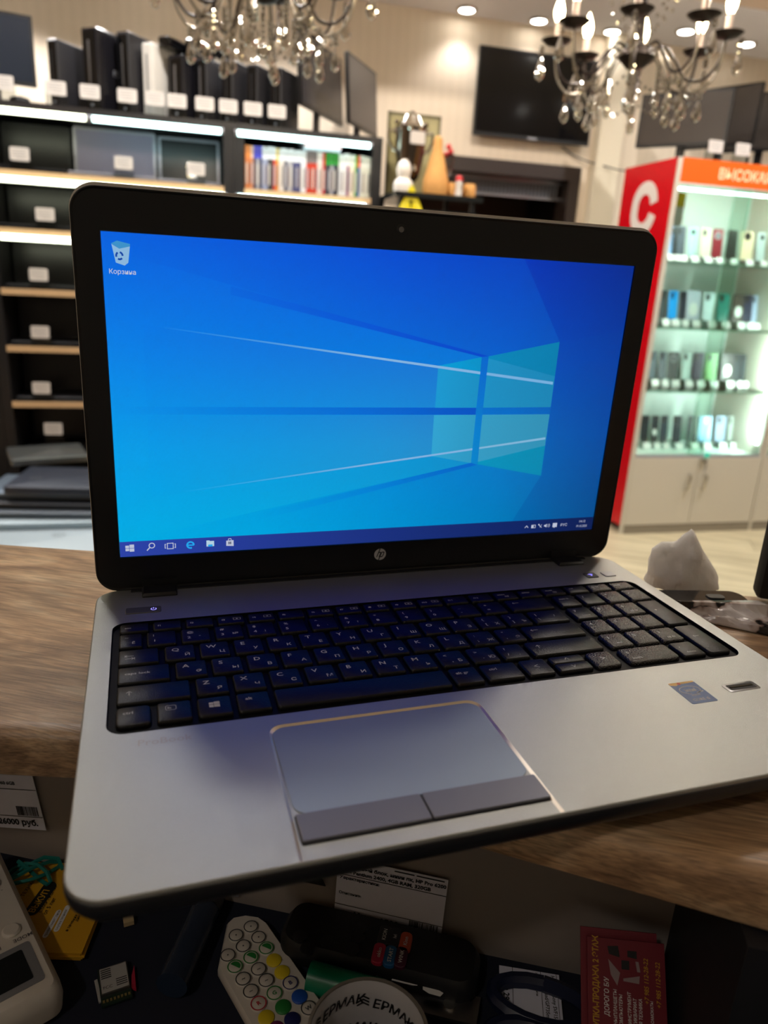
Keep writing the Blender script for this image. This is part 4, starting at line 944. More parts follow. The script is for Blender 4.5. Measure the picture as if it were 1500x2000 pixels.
for s, x, y, z in (('ДОРОГО Б/У', .40, .73, .085), ('ТЕЛЕФОНЫ/ПЛАНШЕТЫ', .20, .63, .06), ('КОМПЬЮТЕРЫ', .32, .56, .06), ('ЭЛЕКТРОИНСТРУМЕНТ', .20, .45, .06), ('АНТИКВАРИАТ', .30, .38, .06), ('БЫТОВАЯ ТЕХНИКА', .22, .31, .06), ('САМОКАТЫ', .38, .17, .05)):
    text(b, s, h * z, TR(w * x, h * y, .0003), bold=.01, shear=.15, sx=.85)
b.done('white_lettering', WHITE, t)
b = B(Ti)
b.plate([[(w * .64, h * .62), (w * .72, h * .70), (w * .84, h * .73), (w * .74, h * .58)]], .0003); b.plate([[(w * .67, h * .34), (w * .68, h * .54), (w * .70, h * .54), (w * .73, h * .33)]], .0003)
b.plate([[(w * .76, h * .32), (w * .76, h * .36), (w * .84, h * .38), (w * .84, h * .34)]], .0003); b.done('printed_picture', mat('print_pale', (150, 130, 130), .6), t)
b = B(Ti)
b.plate([[(w * .86, h * .58), (w * .88, h * .72), (w * .94, h * .74), (w * .95, h * .6)]], .0003); b.plate([[(w * .77, h * .46), (w * .77, h * .56), (w * .84, h * .56), (w * .84, h * .46)]], .0003); b.plate([[(w * .86, h * .36), (w * .87, h * .48), (w * .92, h * .48), (w * .92, h * .36)]], .0003)
b.done('printed_picture', INK, t)
b = B(Ti @ TR(.004, .003, -.004)); b.box((w / 2, h / 2, 0), (w, h, .0015)); b.done('flyer', redm, t)

# items in the right niche
c = [onT(1455, 1893, .01), onT(1560, 1910, .01), onT(1560, 2060, .01), onT(1422, 2040, .01)]
t = thing('disc_case', 'clear disc case with silver disc at the lower right corner', 'disc case', c[3]); o = c[3]
b = B(); b.loft([[p - o - Vector((0, 0, .008)) for p in c[::-1]], [p - o for p in c[::-1]]]); b.done('case', glass('case_clear', (200, 200, 220), .1, 1.6), t)
m_ = (c[0] + c[2]) / 2 - o; B().lathe([(.006, -.004), (.05, -.004), (.05, -.003), (.006, -.003)], m_, 40, False).done('disc', mat('disc_silver', (190, 190, 215), .2, .7), t, smooth=True)
p_ = onT(1500, 1850, .0); rnd = random.Random(8)
for k in range(5):
    a = [onT(1478 + rnd.random() * 40, 1800 + rnd.random() * 80, .004 + .004 * k) for _ in range(6)]
    B().tube(smooth_line(a, 5), .0022, 6).done('cable', mat('cable_pink' if k % 2 else 'cable_dark', (180, 120, 120) if k % 2 else (18, 18, 20), .5), smooth=True, label='thin cable lying tangled in the right-hand niche', cat='cable', group='tangled cables in the right niche')

# on the counter to the right of the laptop
def onC(px, py, h=0.0): return atZ(px, py, ZC + h)
c = [onC(1322, 1156, .009), onC(1455, 1158, .009), onC(1600, 1250, .006), onC(1385, 1210, .006)]
# phone-like slab under a patterned clear bag
a_, b_ = onC(1320, 1168, .010), onC(1462, 1170, .010); d_ = (b_ - a_).normalized(); wl2 = (b_ - a_).length + .05
t = thing('black_tablet', 'black tablet with rounded corner lying behind the patterned bag', 'tablet', (b_.x, b_.y, ZC), math.atan2(d_.y, d_.x))
B().rr(-wl2, -.010, 0, .016, ((0, .001), (.002, 0), (.008, 0), (.010, .0015)), .010, 5).done('body', PIANO, t, smooth=True)
B().rr(-.032, -.002, -.018, .006, ((.010, 0), (.0112, .0005)), .003, 4).done('camera_bump', BLACK, t, smooth=True)
B().rr(-wl2 + .004, -.007, -.004, .013, ((.0100, 0), (.0103, 0)), .008, 4).done('screen_glass', mat('tablet_glass', (20, 20, 24), .06), t, smooth=True)
bagm = bpy.data.materials.new('patterned_film'); bagm.use_nodes = True; nt = bagm.node_tree; bs = nt.nodes['Principled BSDF']; bs.inputs['Roughness'].default_value = .18
tc = nt.nodes.new('ShaderNodeTexCoord'); n1 = nt.nodes.new('ShaderNodeTexNoise'); n1.inputs['Scale'].default_value = 38; n1.inputs['Detail'].default_value = 3
cr = nt.nodes.new('ShaderNodeValToRGB'); e = cr.color_ramp.elements; e[0].position = .47; e[0].color = (*lin((30, 26, 26)), 1); e[1].position = .54; e[1].color = (*lin((214, 206, 202)), 1); k = e.new(.49); k.color = (*lin((170, 150, 140)), 1)
nt.links.new(tc.outputs['Object'], n1.inputs['Vector']); nt.links.new(n1.outputs[0], cr.inputs[0]); nt.links.new(cr.outputs[0], bs.inputs['Base Color'])
TLc, TRc, BRc, BLc = onC(1318, 1172, .012), onC(1480, 1172, .012), onC(1640, 1262, .004), onC(1365, 1205, .004)
nx, ny = 26, 14; rnd = random.Random(2); grid = []
b = B()
import mathutils
for j in range(ny + 1):
    for i in range(nx + 1):
        u, v = i / nx, j / ny; p = (TLc * (1 - u) + TRc * u) * (1 - v) + (BLc * (1 - u) + BRc * u) * v
        edge = min(u, 1 - u, v, 1 - v); hh = min(1, edge * 6)
        p.z = ZC + .0012 + .011 * (1 - v * .7) * hh * (.75 + .5 * mathutils.noise.noise(Vector((u * 7, v * 5, 1)))) + (.0015 * mathutils.noise.noise(Vector((u * 25, v * 18, 5))) * hh)
        if v < .2 : p.z = max(p.z, ZC + .0118)
        b.vert(p)
for j in range(ny):
    for i in range(nx): a = j * (nx + 1) + i; b.face((a, a + nx + 1, a + nx + 2, a + 1))
o_ = b.done('patterned_bag', bagm, smooth=True, label='glossy packet with black splotch pattern on the counter right of the laptop', cat='packet')
sm = o_.modifiers.new('solid', 'SOLIDIFY'); sm.thickness = .0006
# crumpled white plastic bag
def noisy(p, s, a, seed=0): return Vector([a * mathutils.noise.noise(Vector(p) * s + Vector((seed + 7 * k, 3 * k, 1))) for k in range(3)])
pc = onC(1345, 1152, 0)
b = B(); NU, NV = 26, 14; tops = [(0, .030), (.12, .036), (.30, .036), (.42, .042), (.50, .047), (.56, .044), (.68, .032), (.82, .022), (.94, .013), (1, .006)]
def topz(u):
    for (a, za), (c_, zc_) in zip(tops, tops[1:]):
        if u <= c_: return za + (zc_ - za) * (u - a) / (c_ - a)
    return tops[-1][1]
ids = {}
for side in (-1, 1):
    for j_ in range(NV + 1):
        for i_ in range(NU + 1):
            u, v = i_ / NU, j_ / NV; z = topz(u) * v
            th_ = .017 * (1 - v) ** .6 * math.sin(math.pi * min(max(u * .9 + .05, 0), 1)) ** .6
            rim = (j_ in (NV,)) or i_ in (0, NU)
            p = Vector(((u - .48) * .060, side * (0 if rim else th_ + .0008), z))
            n = mathutils.noise.noise(Vector((p.x * 70, p.z * 70 + side * 3, 2))) + .5 * mathutils.noise.noise(Vector((p.x * 200, p.z * 160, side * 4)))
            if not rim: p.y += n * .005
            if j_ > 0: p.z = max(.0004, p.z + n * .0015 * (0 if rim else 1))
            ids[side, i_, j_] = b.vert(p) if not (rim and side == 1) else ids[-1, i_, j_]
    for j_ in range(NV):
        for i_ in range(NU):
            q = [ids[side, i_, j_], ids[side, i_ + 1, j_], ids[side, i_ + 1, j_ + 1], ids[side, i_, j_ + 1]]
            b.face(q if side < 0 else q[::-1])
bm_ = mat('bag_white', (232, 230, 228), .35, bump=.6, bscale=300); bm_.node_tree.nodes['Principled BSDF'].inputs['Subsurface Weight'].default_value = .8; bm_.node_tree.nodes['Principled BSDF'].inputs['Subsurface Scale'].default_value = .02; bm_.node_tree.nodes['Principled BSDF'].inputs['Subsurface Radius'].default_value = (1, 1, 1)
b.done('plastic_bag', bm_, loc=(pc.x, pc.y + .012, ZC + .0002), rot=(0, 0, R(-8)), smooth=True, label='crumpled whitish plastic bag on the far edge of the counter', cat='bag')
# tall black panel at the right edge (back of a screen standing on the counter)
p0 = onC(1472, 1176, 0)
t = thing('black_screen', 'tall black screen standing on the counter at the right picture edge', 'screen', (p0.x, p0.y, ZC), R(-30))
B().rr(0, .004, .40, .105, ((-.012, 0), (0, .0), (.004, .002)), .004, 3, Matrix.Rotation(R(90), 4, 'X')).done('housing', MATTE, t, smooth=True)
B().box((.2, .0, .002), (.20, .10, .004)).done('foot', MATTE, t)

# ---------------------------------------------------------------- shelving along the left
YS = 3.75
caseb = mat('bookcase_black', (20, 19, 21), .45); edgew = mat('edge_beech', (206, 172, 130), .5, noise=.08, nscale=30)
LEDW = glow('led_cool', (214, 255, 252), 7.5); LEDY = glow('led_warm_white', (250, 255, 222), 7.0)
ZB = [1.905, 1.640, 1.405, 1.150, .898, .642, .385]
def bookcase(label, x0, x1, levels, leds, wood_from, panel_bottom=0.0):
    t = thing('bookcase', label, 'shelving', (x0, YS, 0)); w = x1 - x0
    B().box2((0, .42, 0), (w, .44, ZB[0])).done('back_board', mat('bookcase_back', (14, 15, 20), .6), t)
    for x in (0, w - .045): B().box2((x, 0, 0), (x + .045, .42, ZB[0] - .0281)).done('side_board', caseb, t)
    for k in levels:
        z = ZB[k]; a, c = (.045, w - .045) if k else (0, w)
        s = B().box2((a, .004, z - .028), (c, .42, z)).done('shelf', caseb, t)
        if k >= wood_from: B().box2((a, -.002, z - .028), (c, .004, z - .001)).done('shelf_edge', edgew, s)
        else: B().box2((a, -.002, z - .028), (c, .004, z)).done('shelf_edge', mat('edge_dark', (34, 30, 30), .4), s)
    for k, xa, xb, m in leds:
        z = ZB[k] - .040; s = B().cyl((xa, -.004, z), (xb, -.004, z), .0125, seg=10).done('led_strip', m, t)
        for x in (xa, xb): B().cyl((x - .006, -.004, z), (x + .006, -.004, z), .014, seg=10).done('strip_cap', SILVER, s)
    return t
x2a, x2b = .135, .868
bookcase('tall black bookcase at left with lit strips under its upper shelves', -.89, .180, range(7), [(0, .03, .455, LEDY), (0, .47, 1.02, LEDW), (1, .03, 1.03, LEDY), (2, .06, 1.02, LEDY)], 1)
bookcase('black bookcase holding the row of game cases under lit strips', .181, .868, range(7), [(0, .01, .63, LEDW), (1, .01, .62, LEDW)], 1)
bookcase('dark bookcase cut by the left picture edge', -1.95, -.892, range(7), [], 1)

tagc = mat('tag_card', (196, 188, 180), .6)
def shelf_tag(x, y, z, label, rz=0.0, s=1.0, group=None):
    t = thing('price_card_stand', label, 'price card', (x, y, z + .0006), rz, group)
    B().loft([[(-.042 * s, 0, 0), (.042 * s, 0, 0), (.042 * s, .03 * s, 0), (-.042 * s, .03 * s, 0)], [(-.042 * s, .010, .09 * s), (.042 * s, .010, .09 * s), (.042 * s, .0125, .09 * s), (-.042 * s, .0125, .09 * s)]]).done('clear_holder', CLEAR, t)
    T = Matrix.Translation(Vector((0, .0035, .064 * s))) @ Matrix.Rotation(R(84), 4, 'X')
    c = B().rr(-.040 * s, -.028 * s, .040 * s, .028 * s, ((.0, 0), (.0012, 0)), .007, 3, T).done('card', tagc, t)
    b = B()
    for k, (a, e) in enumerate(((-.03, .03), (-.03, .02), (-.03, .026), (-.015, .02))): b.stroke([(a * s, (.016 - k * .010) * s), (e * s, (.016 - k * .010) * s)], .0028 * s, .0014, T)
    b.done('card_lines', mat('card_print', (150, 146, 142), .6), c); return t

# things on top of the shelving
ZTOP = ZB[0]
def console(px, pytop, w, dpt, m, label, slot=None, front=None, y0=YS + .10, rz=-36, gloss=None, word=None, camera_bar=False):
    p = atY(px, pytop, y0); h = p.z - ZTOP
    t = thing('game_console', label, 'game console', (p.x, y0, ZTOP + .0006), R(rz))
    B().rr(0, 0, w, dpt, ((0, 0), (.002, 0), (h - .004, 0), (h, .004)), .006, 3).done('housing', m, t, smooth=True)
    B().box2((w * .12, -.003, .012), (w * .88, 0, h - .012)).done('front_panel', front or PIANO, t)
    if slot: B().box2((w * .42, -.0045, h * .35), (w * .52, -.003, h * .85)).done('disc_slot', slot, t)
    B().box2((w * .45, -.0045, .02), (w * .6, -.003, .03)).done('power_button', SILVER, t)
    B().box2((-.006, .02, -.0), (w + .006, dpt - .02, .006)).done('stand_foot', MATTE, t)
    if word:
        b = B(); T = frame(Vector((w + .0006, dpt * .30, h * .48)), Vector((0, 1, 0)), Vector((0, 0, 1))); text(b, word, .035, T, bold=.01); b.done('lettering', SILVER, t)
    if camera_bar:
        c = B(); c.rr(-.025, -.035, .035, .235, ((h + .025, .004), (h + .030, 0), (h + .060, 0), (h + .066, .006)), .008, 3); c.done('sensor_bar', PIANO, t, smooth=True)
        B().rr(-.005, .06, .025, .13, ((h, 0), (h + .025, .006)), .006, 3).done('sensor_base', MATTE, t)
    return t
DG = mat('console_dark', (30, 29, 32), .4); GL = mat('console_gloss', (22, 21, 25), .22)
console(90, 76, .055, .27, DG, 'leftmost slim black game console on top of the bookcase', MATTE)
console(157, 54, .085, .30, GL, 'tall glossy black console with pale lettering on its side', STEEL, word='PS3')
console(226, 62, .066, .27, DG, 'black console standing just left of the white one', STEEL)
console(276, 84, .058, .27, mat('console_white', (206, 200, 190), .4), 'white game console among the black ones', MATTE, front=mat('console_white'))
console(328, 108, .078, .26, GL, 'black console with a sensor bar on top right of the white one', STEEL, camera_bar=True)
console(380, 112, .062, .27, DG, 'second console with a sensor bar left of the bookcase joint', STEEL, camera_bar=True)
console(432, 116, .058, .26, DG, 'black console above the joint between the bookcases', MATTE)
console(482, 126, .055, .26, DG, 'black console second from the right in the row', MATTE)
console(529, 132, .055, .17, DG, 'rightmost black game console next to the tilted monitors', MATTE)
for k, (x, y, lb) in enumerate(((110, 178, 'white price card before the leftmost black console'), (176, 184, 'white price card before the tall glossy lettered console'), (249, 193, 'white price card before the black console left of the white one'), (303, 199, 'white price card before the white console'), (346, 205, 'white price card before the first console with a sensor bar'), (400, 208, 'white price card before the second console with a sensor bar'), (446, 213, 'white price card above the joint of the two bookcases'), (494, 219, 'white price card before the second console from the right'), (541, 223, 'white price card before the rightmost console'))):
    p = atY(x, y, YS + .01); shelf_tag(p.x, YS + .005, ZTOP, lb)
def monitor(p, w, h, zb, rz, label, m=None, stand=True, tilt=4, name='monitor', foot_z=None):
    """screen with its lower left front corner at p, rz turns it about that corner"""
    t = thing(name, label, 'monitor', (p[0], p[1], foot_z if foot_z is not None else zb), rz); dz = zb - t.location.z
    T = Matrix.Translation(Vector((0, 0, dz))) @ Matrix.Rotation(R(90 - tilt), 4, 'X')
    B().rr(0, 0, w, h, ((-.030, .03), (-.018, .002), (0, 0)), .005, 3, T).done('housing', BLACK, t, smooth=True)
    B().rr(.012, .016, w - .012, h - .012, ((.0005, 0), (.001, 0)), .001, 1, T).done('screen', m or mat('monitor_screen', (40, 38, 40), .16), t)
    if stand:
        B().box2((w / 2 - .02, .03, 0), (w / 2 + .02, .05, dz + h * .5)).done('stand_neck', BLACK, t)
        B().rr(w / 2 - .11, -.04, w / 2 + .11, .13, ((0, 0), (.010, .002)), .03, 5).done('stand_base', BLACK, t, smooth=True)
    return t
p = atY(-95, 150, YS + .10); q = atY(73, 172, YS + .17)
an = math.atan2(q.y - p.y, q.x - p.x); monitor((p.x, p.y), (q - p).length, atY(50, 18, YS + .10).z - q.z, q.z, an, 'black monitor cut by the left picture edge on top of the shelving', mat('monitor_blue', (34, 40, 50), .1), foot_z=ZTOP)
shelf_tag(atY(8, 190, YS + .0).x, YS + .004, ZTOP, 'white price card at the far left under the monitor')
c = atY(45, 192, YS + .12); b = B(); b.lathe([(.036, 0), (.042, .006), (.038, .018), (.02, .024), (.001, .025)], seg=20); b.done('webcam_puck', MATTE, loc=(c.x, YS + .05, ZTOP + .0006), smooth=True, label='small round black gadget with its cable on the bookcase top', cat='gadget')
p = atY(590, 205, YS + .09); monitor((p.x, p.y), .52, .315, p.z + .0, R(58), 'tall black monitor turned sideways left of its neighbour', mat('monitor_slate', (52, 52, 58), .22), foot_z=ZTOP)
p = atY(683, 240, YS + .07); monitor((p.x, p.y), .40, .30, p.z, R(58), 'square black monitor at the right end of the bookcase top', mat('monitor_slate2', (74, 70, 70), .3), foot_z=ZTOP)
# laptops displayed on the shelves
def shelf_laptop(px, k, w, label, lidm=None, deckm=None, rz=0.0, open_=100, framem=None, y0=YS + .03, d=.23, lh=.205):
    t = thing('display_laptop', label, 'laptop', (px, y0, ZB[k] + .0006), rz)
    B().rr(0, 0, w, d, ((0, .003), (.004, 0), (.014, 0), (.016, .002)), .01, 4).done('base', framem or mat('laptop_dark', (24, 24, 28), .35), t, smooth=True)
    B().rr(.02, .085, w - .02, d - .02, ((.0161, 0), (.0166, 0)), .004, 2).done('keyboard', deckm or mat('laptop_keys', (12, 12, 14), .5), t)
    B().rr(w * .36, .012, w * .64, .07, ((.0161, 0), (.0164, 0)), .003, 2).done('touchpad', framem or mat('laptop_dark'), t)
    T = Matrix.Translation(Vector((0, d - .005, .016))) @ Matrix.Rotation(R(180 - open_), 4, 'X')
    T = Matrix.Translation(Vector((0, d - .004, .014))) @ Matrix.Rotation(R(open_ - 15), 4, 'X')
    B().rr(0, 0, w, lh, ((-.008, .002), (0, 0)), .008, 4, T).done('lid', framem or mat('laptop_dark'), t, smooth=True)
    B().rr(.012, .014, w - .012, lh - .012, ((.0003, 0), (.0008, 0)), .001, 1, T).done('screen', lidm or mat('dark_screen', (10, 10, 14), .3), t)
    return t
sil = mat('laptop_silver', (176, 174, 184), .35, .5)
shelf_laptop(-.838, 1, .29, 'black open laptop on the first lit shelf at far left')
shelf_laptop(-.535, 1, .365, 'open silver laptop showing a pale lavender screen on the upper shelf', mat('lavender_screen', (158, 152, 178), .45), None, framem=sil, lh=.215)
shelf_laptop(-.160, 1, .285, 'silver-framed laptop with a black screen beside the bookcase joint', framem=sil, y0=YS + .05, lh=.21)
for k, lb in ((2, 'dark open laptop on the second lit shelf'), (3, 'dark open laptop on the shelf level with the recycle bin picture'), (4, 'dark open laptop on the fourth shelf down'), (5, 'dark open laptop on the lowest but one visible shelf')):
    shelf_laptop(-.835, k, .36, lb, lh=.172 if k == 2 else .205)
    shelf_laptop(-.44, k, .36, lb.replace('dark open', 'second dark open').replace(' shelf', ' shelf,').split(',')[0] + ' behind the big laptop', lh=.172 if k == 2 else .205)
shelf_laptop(-.83, 6, .34, 'dark laptop in the lowest compartment behind the grey stack', y0=YS + .1)
for x, y, k, lb in ((38, 295, 1, 'price card before the black laptop on the upper shelf'), (241, 303, 1, 'price card before the lavender laptop screen'), (383, 324, 1, 'price card before the silver-framed black screen'), (88, 415, 2, 'price card on the second lit shelf'), (75, 530, 3, 'price card on the first unlit shelf with a streak of light'), (78, 640, 4, 'price card on the second unlit shelf'), (80, 747, 5, 'price card on the third unlit shelf')):
    p = atY(x, y, YS + .01); shelf_tag(p.x, YS + .004, ZB[k], lb, s=.97)
# game cases
rnd = random.Random(11); x = .232; y0 = YS + .022; gz = ZB[1]; i = 0
spines = []
def seg(n, band, body, w=.0142): 
    for _ in range(n): spines.append((band, body if isinstance(body, tuple) else rnd.choice(body), w))
MIXD = [(90, 92, 104), (60, 60, 70), (130, 132, 142), (40, 50, 80), (170, 170, 176), (70, 64, 60)]
seg(2, (230, 140, 70), (212, 126, 72), .016); seg(1, (230, 200, 180), (200, 140, 110)); seg(3, (60, 66, 190), MIXD); seg(2, (225, 232, 240), (150, 160, 190)); seg(2, (225, 232, 240), (64, 60, 58)); seg(1, (225, 232, 240), (204, 60, 50)); seg(1, (230, 200, 90), (216, 150, 60)); seg(2, (232, 236, 242), (222, 214, 206)); seg(3, (232, 236, 242), MIXD); seg(3, (232, 236, 242), (70, 74, 120)); seg(2, (236, 238, 242), (230, 232, 236))
seg(4, (120, 110, 110), (200, 62, 40)); seg(2, (222, 215, 210), (226, 210, 200)); seg(1, (200, 40, 44), (186, 30, 40)); seg(5, (40, 140, 52), MIXD); seg(3, (236, 240, 236), (226, 228, 228)); seg(1, (240, 240, 236), (150, 90, 120)); seg(2, (236, 238, 226), (234, 222, 200)); seg(1, (110, 170, 60), (96, 150, 50)); seg(1, (226, 60, 60), (60, 90, 160)); seg(4, (226, 228, 216), (214, 214, 196))
def cname(c):
    r, g, b_ = c
    if max(c) - min(c) < 26: return 'white' if sum(c) > 600 else ('grey' if sum(c) > 240 else 'dark')
    if r > g > b_ and g > .55 * r and r > 180: return 'orange' if g < .72 * r else 'cream'
    return 'red' if r >= g and r >= b_ else ('green' if g >= b_ else 'blue')
pitch = .588 / len(spines)
for band, body, w in spines:
    hh = .182 + rnd.uniform(-.004, .003); w = pitch * .95
    bm1 = mat('spine_%d_%d_%d' % body, body, .35); bm2 = mat('spine_%d_%d_%d' % band, band, .35)
    tn = thing('game_case', 'upright case with %s spine and %s top band in the lit row' % (cname(body), cname(band)), 'game case', (x, y0 + rnd.uniform(0, .004), gz + .0006), group='game cases with %s spines and %s tops' % (cname(body), cname(band)))
    B().box2((0, 0, 0), (w, .135, hh)).done('case', bm1, tn); B().box2((.0, -.0006, hh * .72), (w, 0, hh)).done('top_band', bm2, tn)
    B().box2((w * .25, -.0007, hh * .12), (w * .75, 0, hh * .60)).done('spine_title', mat('title_%d' % (i % 4), [(220, 215, 205), (60, 60, 70), (190, 190, 196), (120, 100, 90)][i % 4], .4), tn); i += 1
    x += pitch
for k, (xo, c) in enumerate(((.50, (200, 210, 220)), (.505, (230, 170, 170)), (.498, (190, 205, 210)))):
    B().box2((0, 0, 0), (.172, .132, .0135)).done('game_case', mat('flat_case_%d' % k, c, .3), loc=(xo, y0 + .004, gz + .187 + .0137 * k), rot=(0, 0, R(1.5 * (k - 1))), label=['pale blue case lying flat on the upright ones, lowest of three', 'pinkish case lying flat in the middle of three', 'pale case lying flat on the very top of the row'][k], cat='game case')

# ---------------------------------------------------------------- stack of closed laptops at lower left
def closed(pl, pr, ztop, th, dep, m, label, logo=None, lidm=None, w=None):
    a, c = atZ(*pl, ztop), atZ(*pr, ztop); d_ = (c - a).normalized(); w = w or (c - a).length
    t = thing('closed_laptop', label, 'laptop', (a.x, a.y, ztop - th), math.atan2(d_.y, d_.x))
    B().rr(0, 0, w, dep, ((0, .006), (.003, .001), (th * .52, 0)), .012, 4).done('base', m, t, smooth=True)
    B().rr(.001, 0, w - .001, dep, ((th * .58, 0), (th * .9, 0), (th, .004)), .012, 4).done('lid', lidm or m, t, smooth=True)
    B().box2((.01, .012, th * .5), (w - .01, dep - .01, th * .6)).done('hinge_gap', MATTE, t)
    if logo:
        p = Matrix.Rotation(-math.atan2(d_.y, d_.x), 4, 'Z') @ (atZ(*logo, ztop) - a)
        b = B(); b.stroke([(p.x + .020 * math.cos(R(q)), p.y + .020 * math.sin(R(q))) for q in range(0, 360, 15)], .003, th + .0004, None, True); text(b, 'DELL', .012, TR(p.x, p.y - .005, th + .0004), bold=.03, align='CENTER'); b.done('lid_badge', mat('badge_dim', (120, 128, 132), .3, .5), t)
    return t
gA = mat('lid_grey_green', (112, 116, 116), .3, .6); gB = mat('lid_slate', (46, 52, 66), .5, .1); gC = mat('lid_blue_grey', (110, 124, 140), .4, .2); gW = mat('lid_white', (168, 182, 190), .4)
closed((20, 899), (157, 890), .500, .027, .245, gA, 'grey laptop lying closed on top of the stack at lower left', w=.30)
closed((4, 950), (196, 954), .470, .030, .30, gB, 'dark slate laptop second from the top of the stack', logo=(70, 934))
closed((-40, 962), (190, 966), .438, .024, .27, gC, 'blue-grey laptop third from the top of the stack')
closed((-50, 982), (200, 986), .412, .022, .27, mat('lid_black', (34, 36, 42), .4), 'nearly black laptop in the middle of the stack')
closed((-60, 1000), (205, 1002), .388, .024, .27, mat('lid_mid', (88, 96, 104), .35, .3), 'mid grey laptop with a small badge below the black one')
closed((-70, 1024), (210, 1018), .362, .026, .27, mat('lid_pale', (160, 176, 184), .35, .2), 'pale grey laptop lowest but one in the stack')
closed((-80, 1084), (230, 1092), .334, .026, .36, gW, 'white laptop with round badge at the bottom of the stack', logo=(115, 1045))
B().box2((-1.30, 2.20, 0), (-.12, 3.30, .3075)).done('low_bench', edgew, label='low beech-coloured bench carrying the stacked laptops', cat='bench')
p = atZ(103, 868, .50); shelf_tag(p.x, p.y + .04, .50, 'price card standing on the topmost grey laptop', s=.95)

# ---------------------------------------------------------------- glass vitrine with the metal urn
VX0, VX1, VY0, VY1, VZ = .905, 1.262, 3.50, 3.92, 1.655
t = thing('glass_vitrine', 'black framed glass vitrine carrying the metal urn beside the bookcase', 'vitrine', (VX0, VY0, 0)); w, dd = VX1 - VX0, VY1 - VY0
tint = glass('smoked_glass', (150, 165, 160), .04)
B().box2((-.03, -.02, VZ - .022), (w + .03, dd + .02, VZ)).done('top_plate', mat('vitrine_top', (26, 28, 28), .12), t)
B().box2((-.01, -.01, VZ - .085), (w + .01, dd, VZ - .070)).done('glass_shelf', mat('vitrine_top'), t)
for x in (0, w - .02):
    for y in (0, dd - .02): B().box2((x, y, 0), (x + .02, y + .02, VZ - .022)).done('corner_post', BLACK, t)
B().box2((.02, .004, .4), (w - .02, .008, VZ - .09)).done('front_glass', tint, t)
B().box2((.02, dd - .012, 0), (w - .02, dd - .006, VZ - .09)).done('back_board', mat('vitrine_back', (110, 98, 84), .6), t)
B().box2((0, 0, 0), (w, dd, .4)).done('plinth', BLACK, t)
for z in (1.20, 1.0): B().box2((.02, .02, z), (w - .02, dd - .015, z + .008)).done('glass_shelf', tint, t)
for x0, x1, h, c, lb in ((.06, .19, .31, (196, 170, 150), 'beige box inside the vitrine at left'), (.22, .27, .30, (150, 140, 90), 'olive narrow box inside the vitrine'), (.285, .335, .29, (92, 72, 70), 'brown box inside the vitrine at right')):
    B().rr(0, 0, x1 - x0, .12, ((0, 0), (h, 0)), .002, 1).done('boxed_item', mat('box_%d' % c[0], c, .6), loc=(VX0 + x0, VY0 + .08, 1.2082), label=lb, cat='box')
# urn (samovar-like, polished metal)
u = atY(797, 360, 3.70); us = thing('metal_urn', 'ornate polished metal urn with side handles on the vitrine', 'urn', (u.x, 3.70, VZ))
H = atY(797, 214, 3.70).z - VZ; r0 = .070
dark = mat('urn_metal', (120, 108, 98), .14, 1.0)
B().lathe([(.05, 0), (.055, .01), (.03, .03), (.025, .06), (.045, .08), (r0 * .8, .12), (r0, .20), (r0 * 1.02, .27), (r0 * 1.1, .285), (r0 * 1.1, .295), (r0 * .9, .30)], seg=28).done('body', dark, us, smooth=True)
B().lathe([(r0 * .9, .30), (.05, .318), (.035, .345), (.02, H - .03), (.012, H - .02), (.016, H - .01), (.001, H)], seg=24).done('lid', CHROME, us, smooth=True)
for s in (-1, 1):
    B().tube([(s * r0 * .95, 0, .27), (s * r0 * 1.5, 0, .28), (s * r0 * 1.55, 0, .24), (s * r0 * 1.2, 0, .20), (s * r0 * .9, 0, .19)], .007, 8).done('handle', CHROME, us, smooth=True)
    B().ball((s * r0 * 1.0, 0, .315), .012, 10).done('knob', dark, us, smooth=True)
for q in range(10): B().ball((r0 * 1.06 * math.cos(q * .63), r0 * 1.06 * math.sin(q * .63), .283), .010, 8).done('ornament', CHROME, us, smooth=True)
B().tube([(0, -r0 * .8, .12), (0, -r0 * 1.4, .12), (0, -r0 * 1.5, .10)], .008, 8).done('spout', CHROME, us, smooth=True)
T = Matrix.Translation(Vector((.012, -r0 * 1.05 - .004, .245))) @ Matrix.Rotation(R(90), 4, 'X'); B().rr(-.035, -.027, .035, .027, ((0, 0), (.001, 0)), .005, 3, T).done('price_label', tagc, us)
# picture behind it
a = atY(752, 355, 3.86); c = atY(862, 228, 3.86)
t = thing('framed_mirror', 'olive framed panel leaning behind the metal urn', 'picture', (a.x, 3.86, VZ)); w, h = c.x - a.x, c.z - VZ
B().box2((0, 0, 0), (w, .012, h)).done('panel', mat('olive_panel', (150, 140, 96), .35, noise=.25, nscale=18), t)
for q in (((0, -.004, 0), (.012, 0, h)), ((w - .012, -.004, 0), (w, 0, h)), ((0, -.004, h - .012), (w, 0, h)), ((0, -.004, 0), (w, 0, .012))): B().box2(*q).done('frame_rail', mat('olive_frame', (96, 88, 56), .4), t)
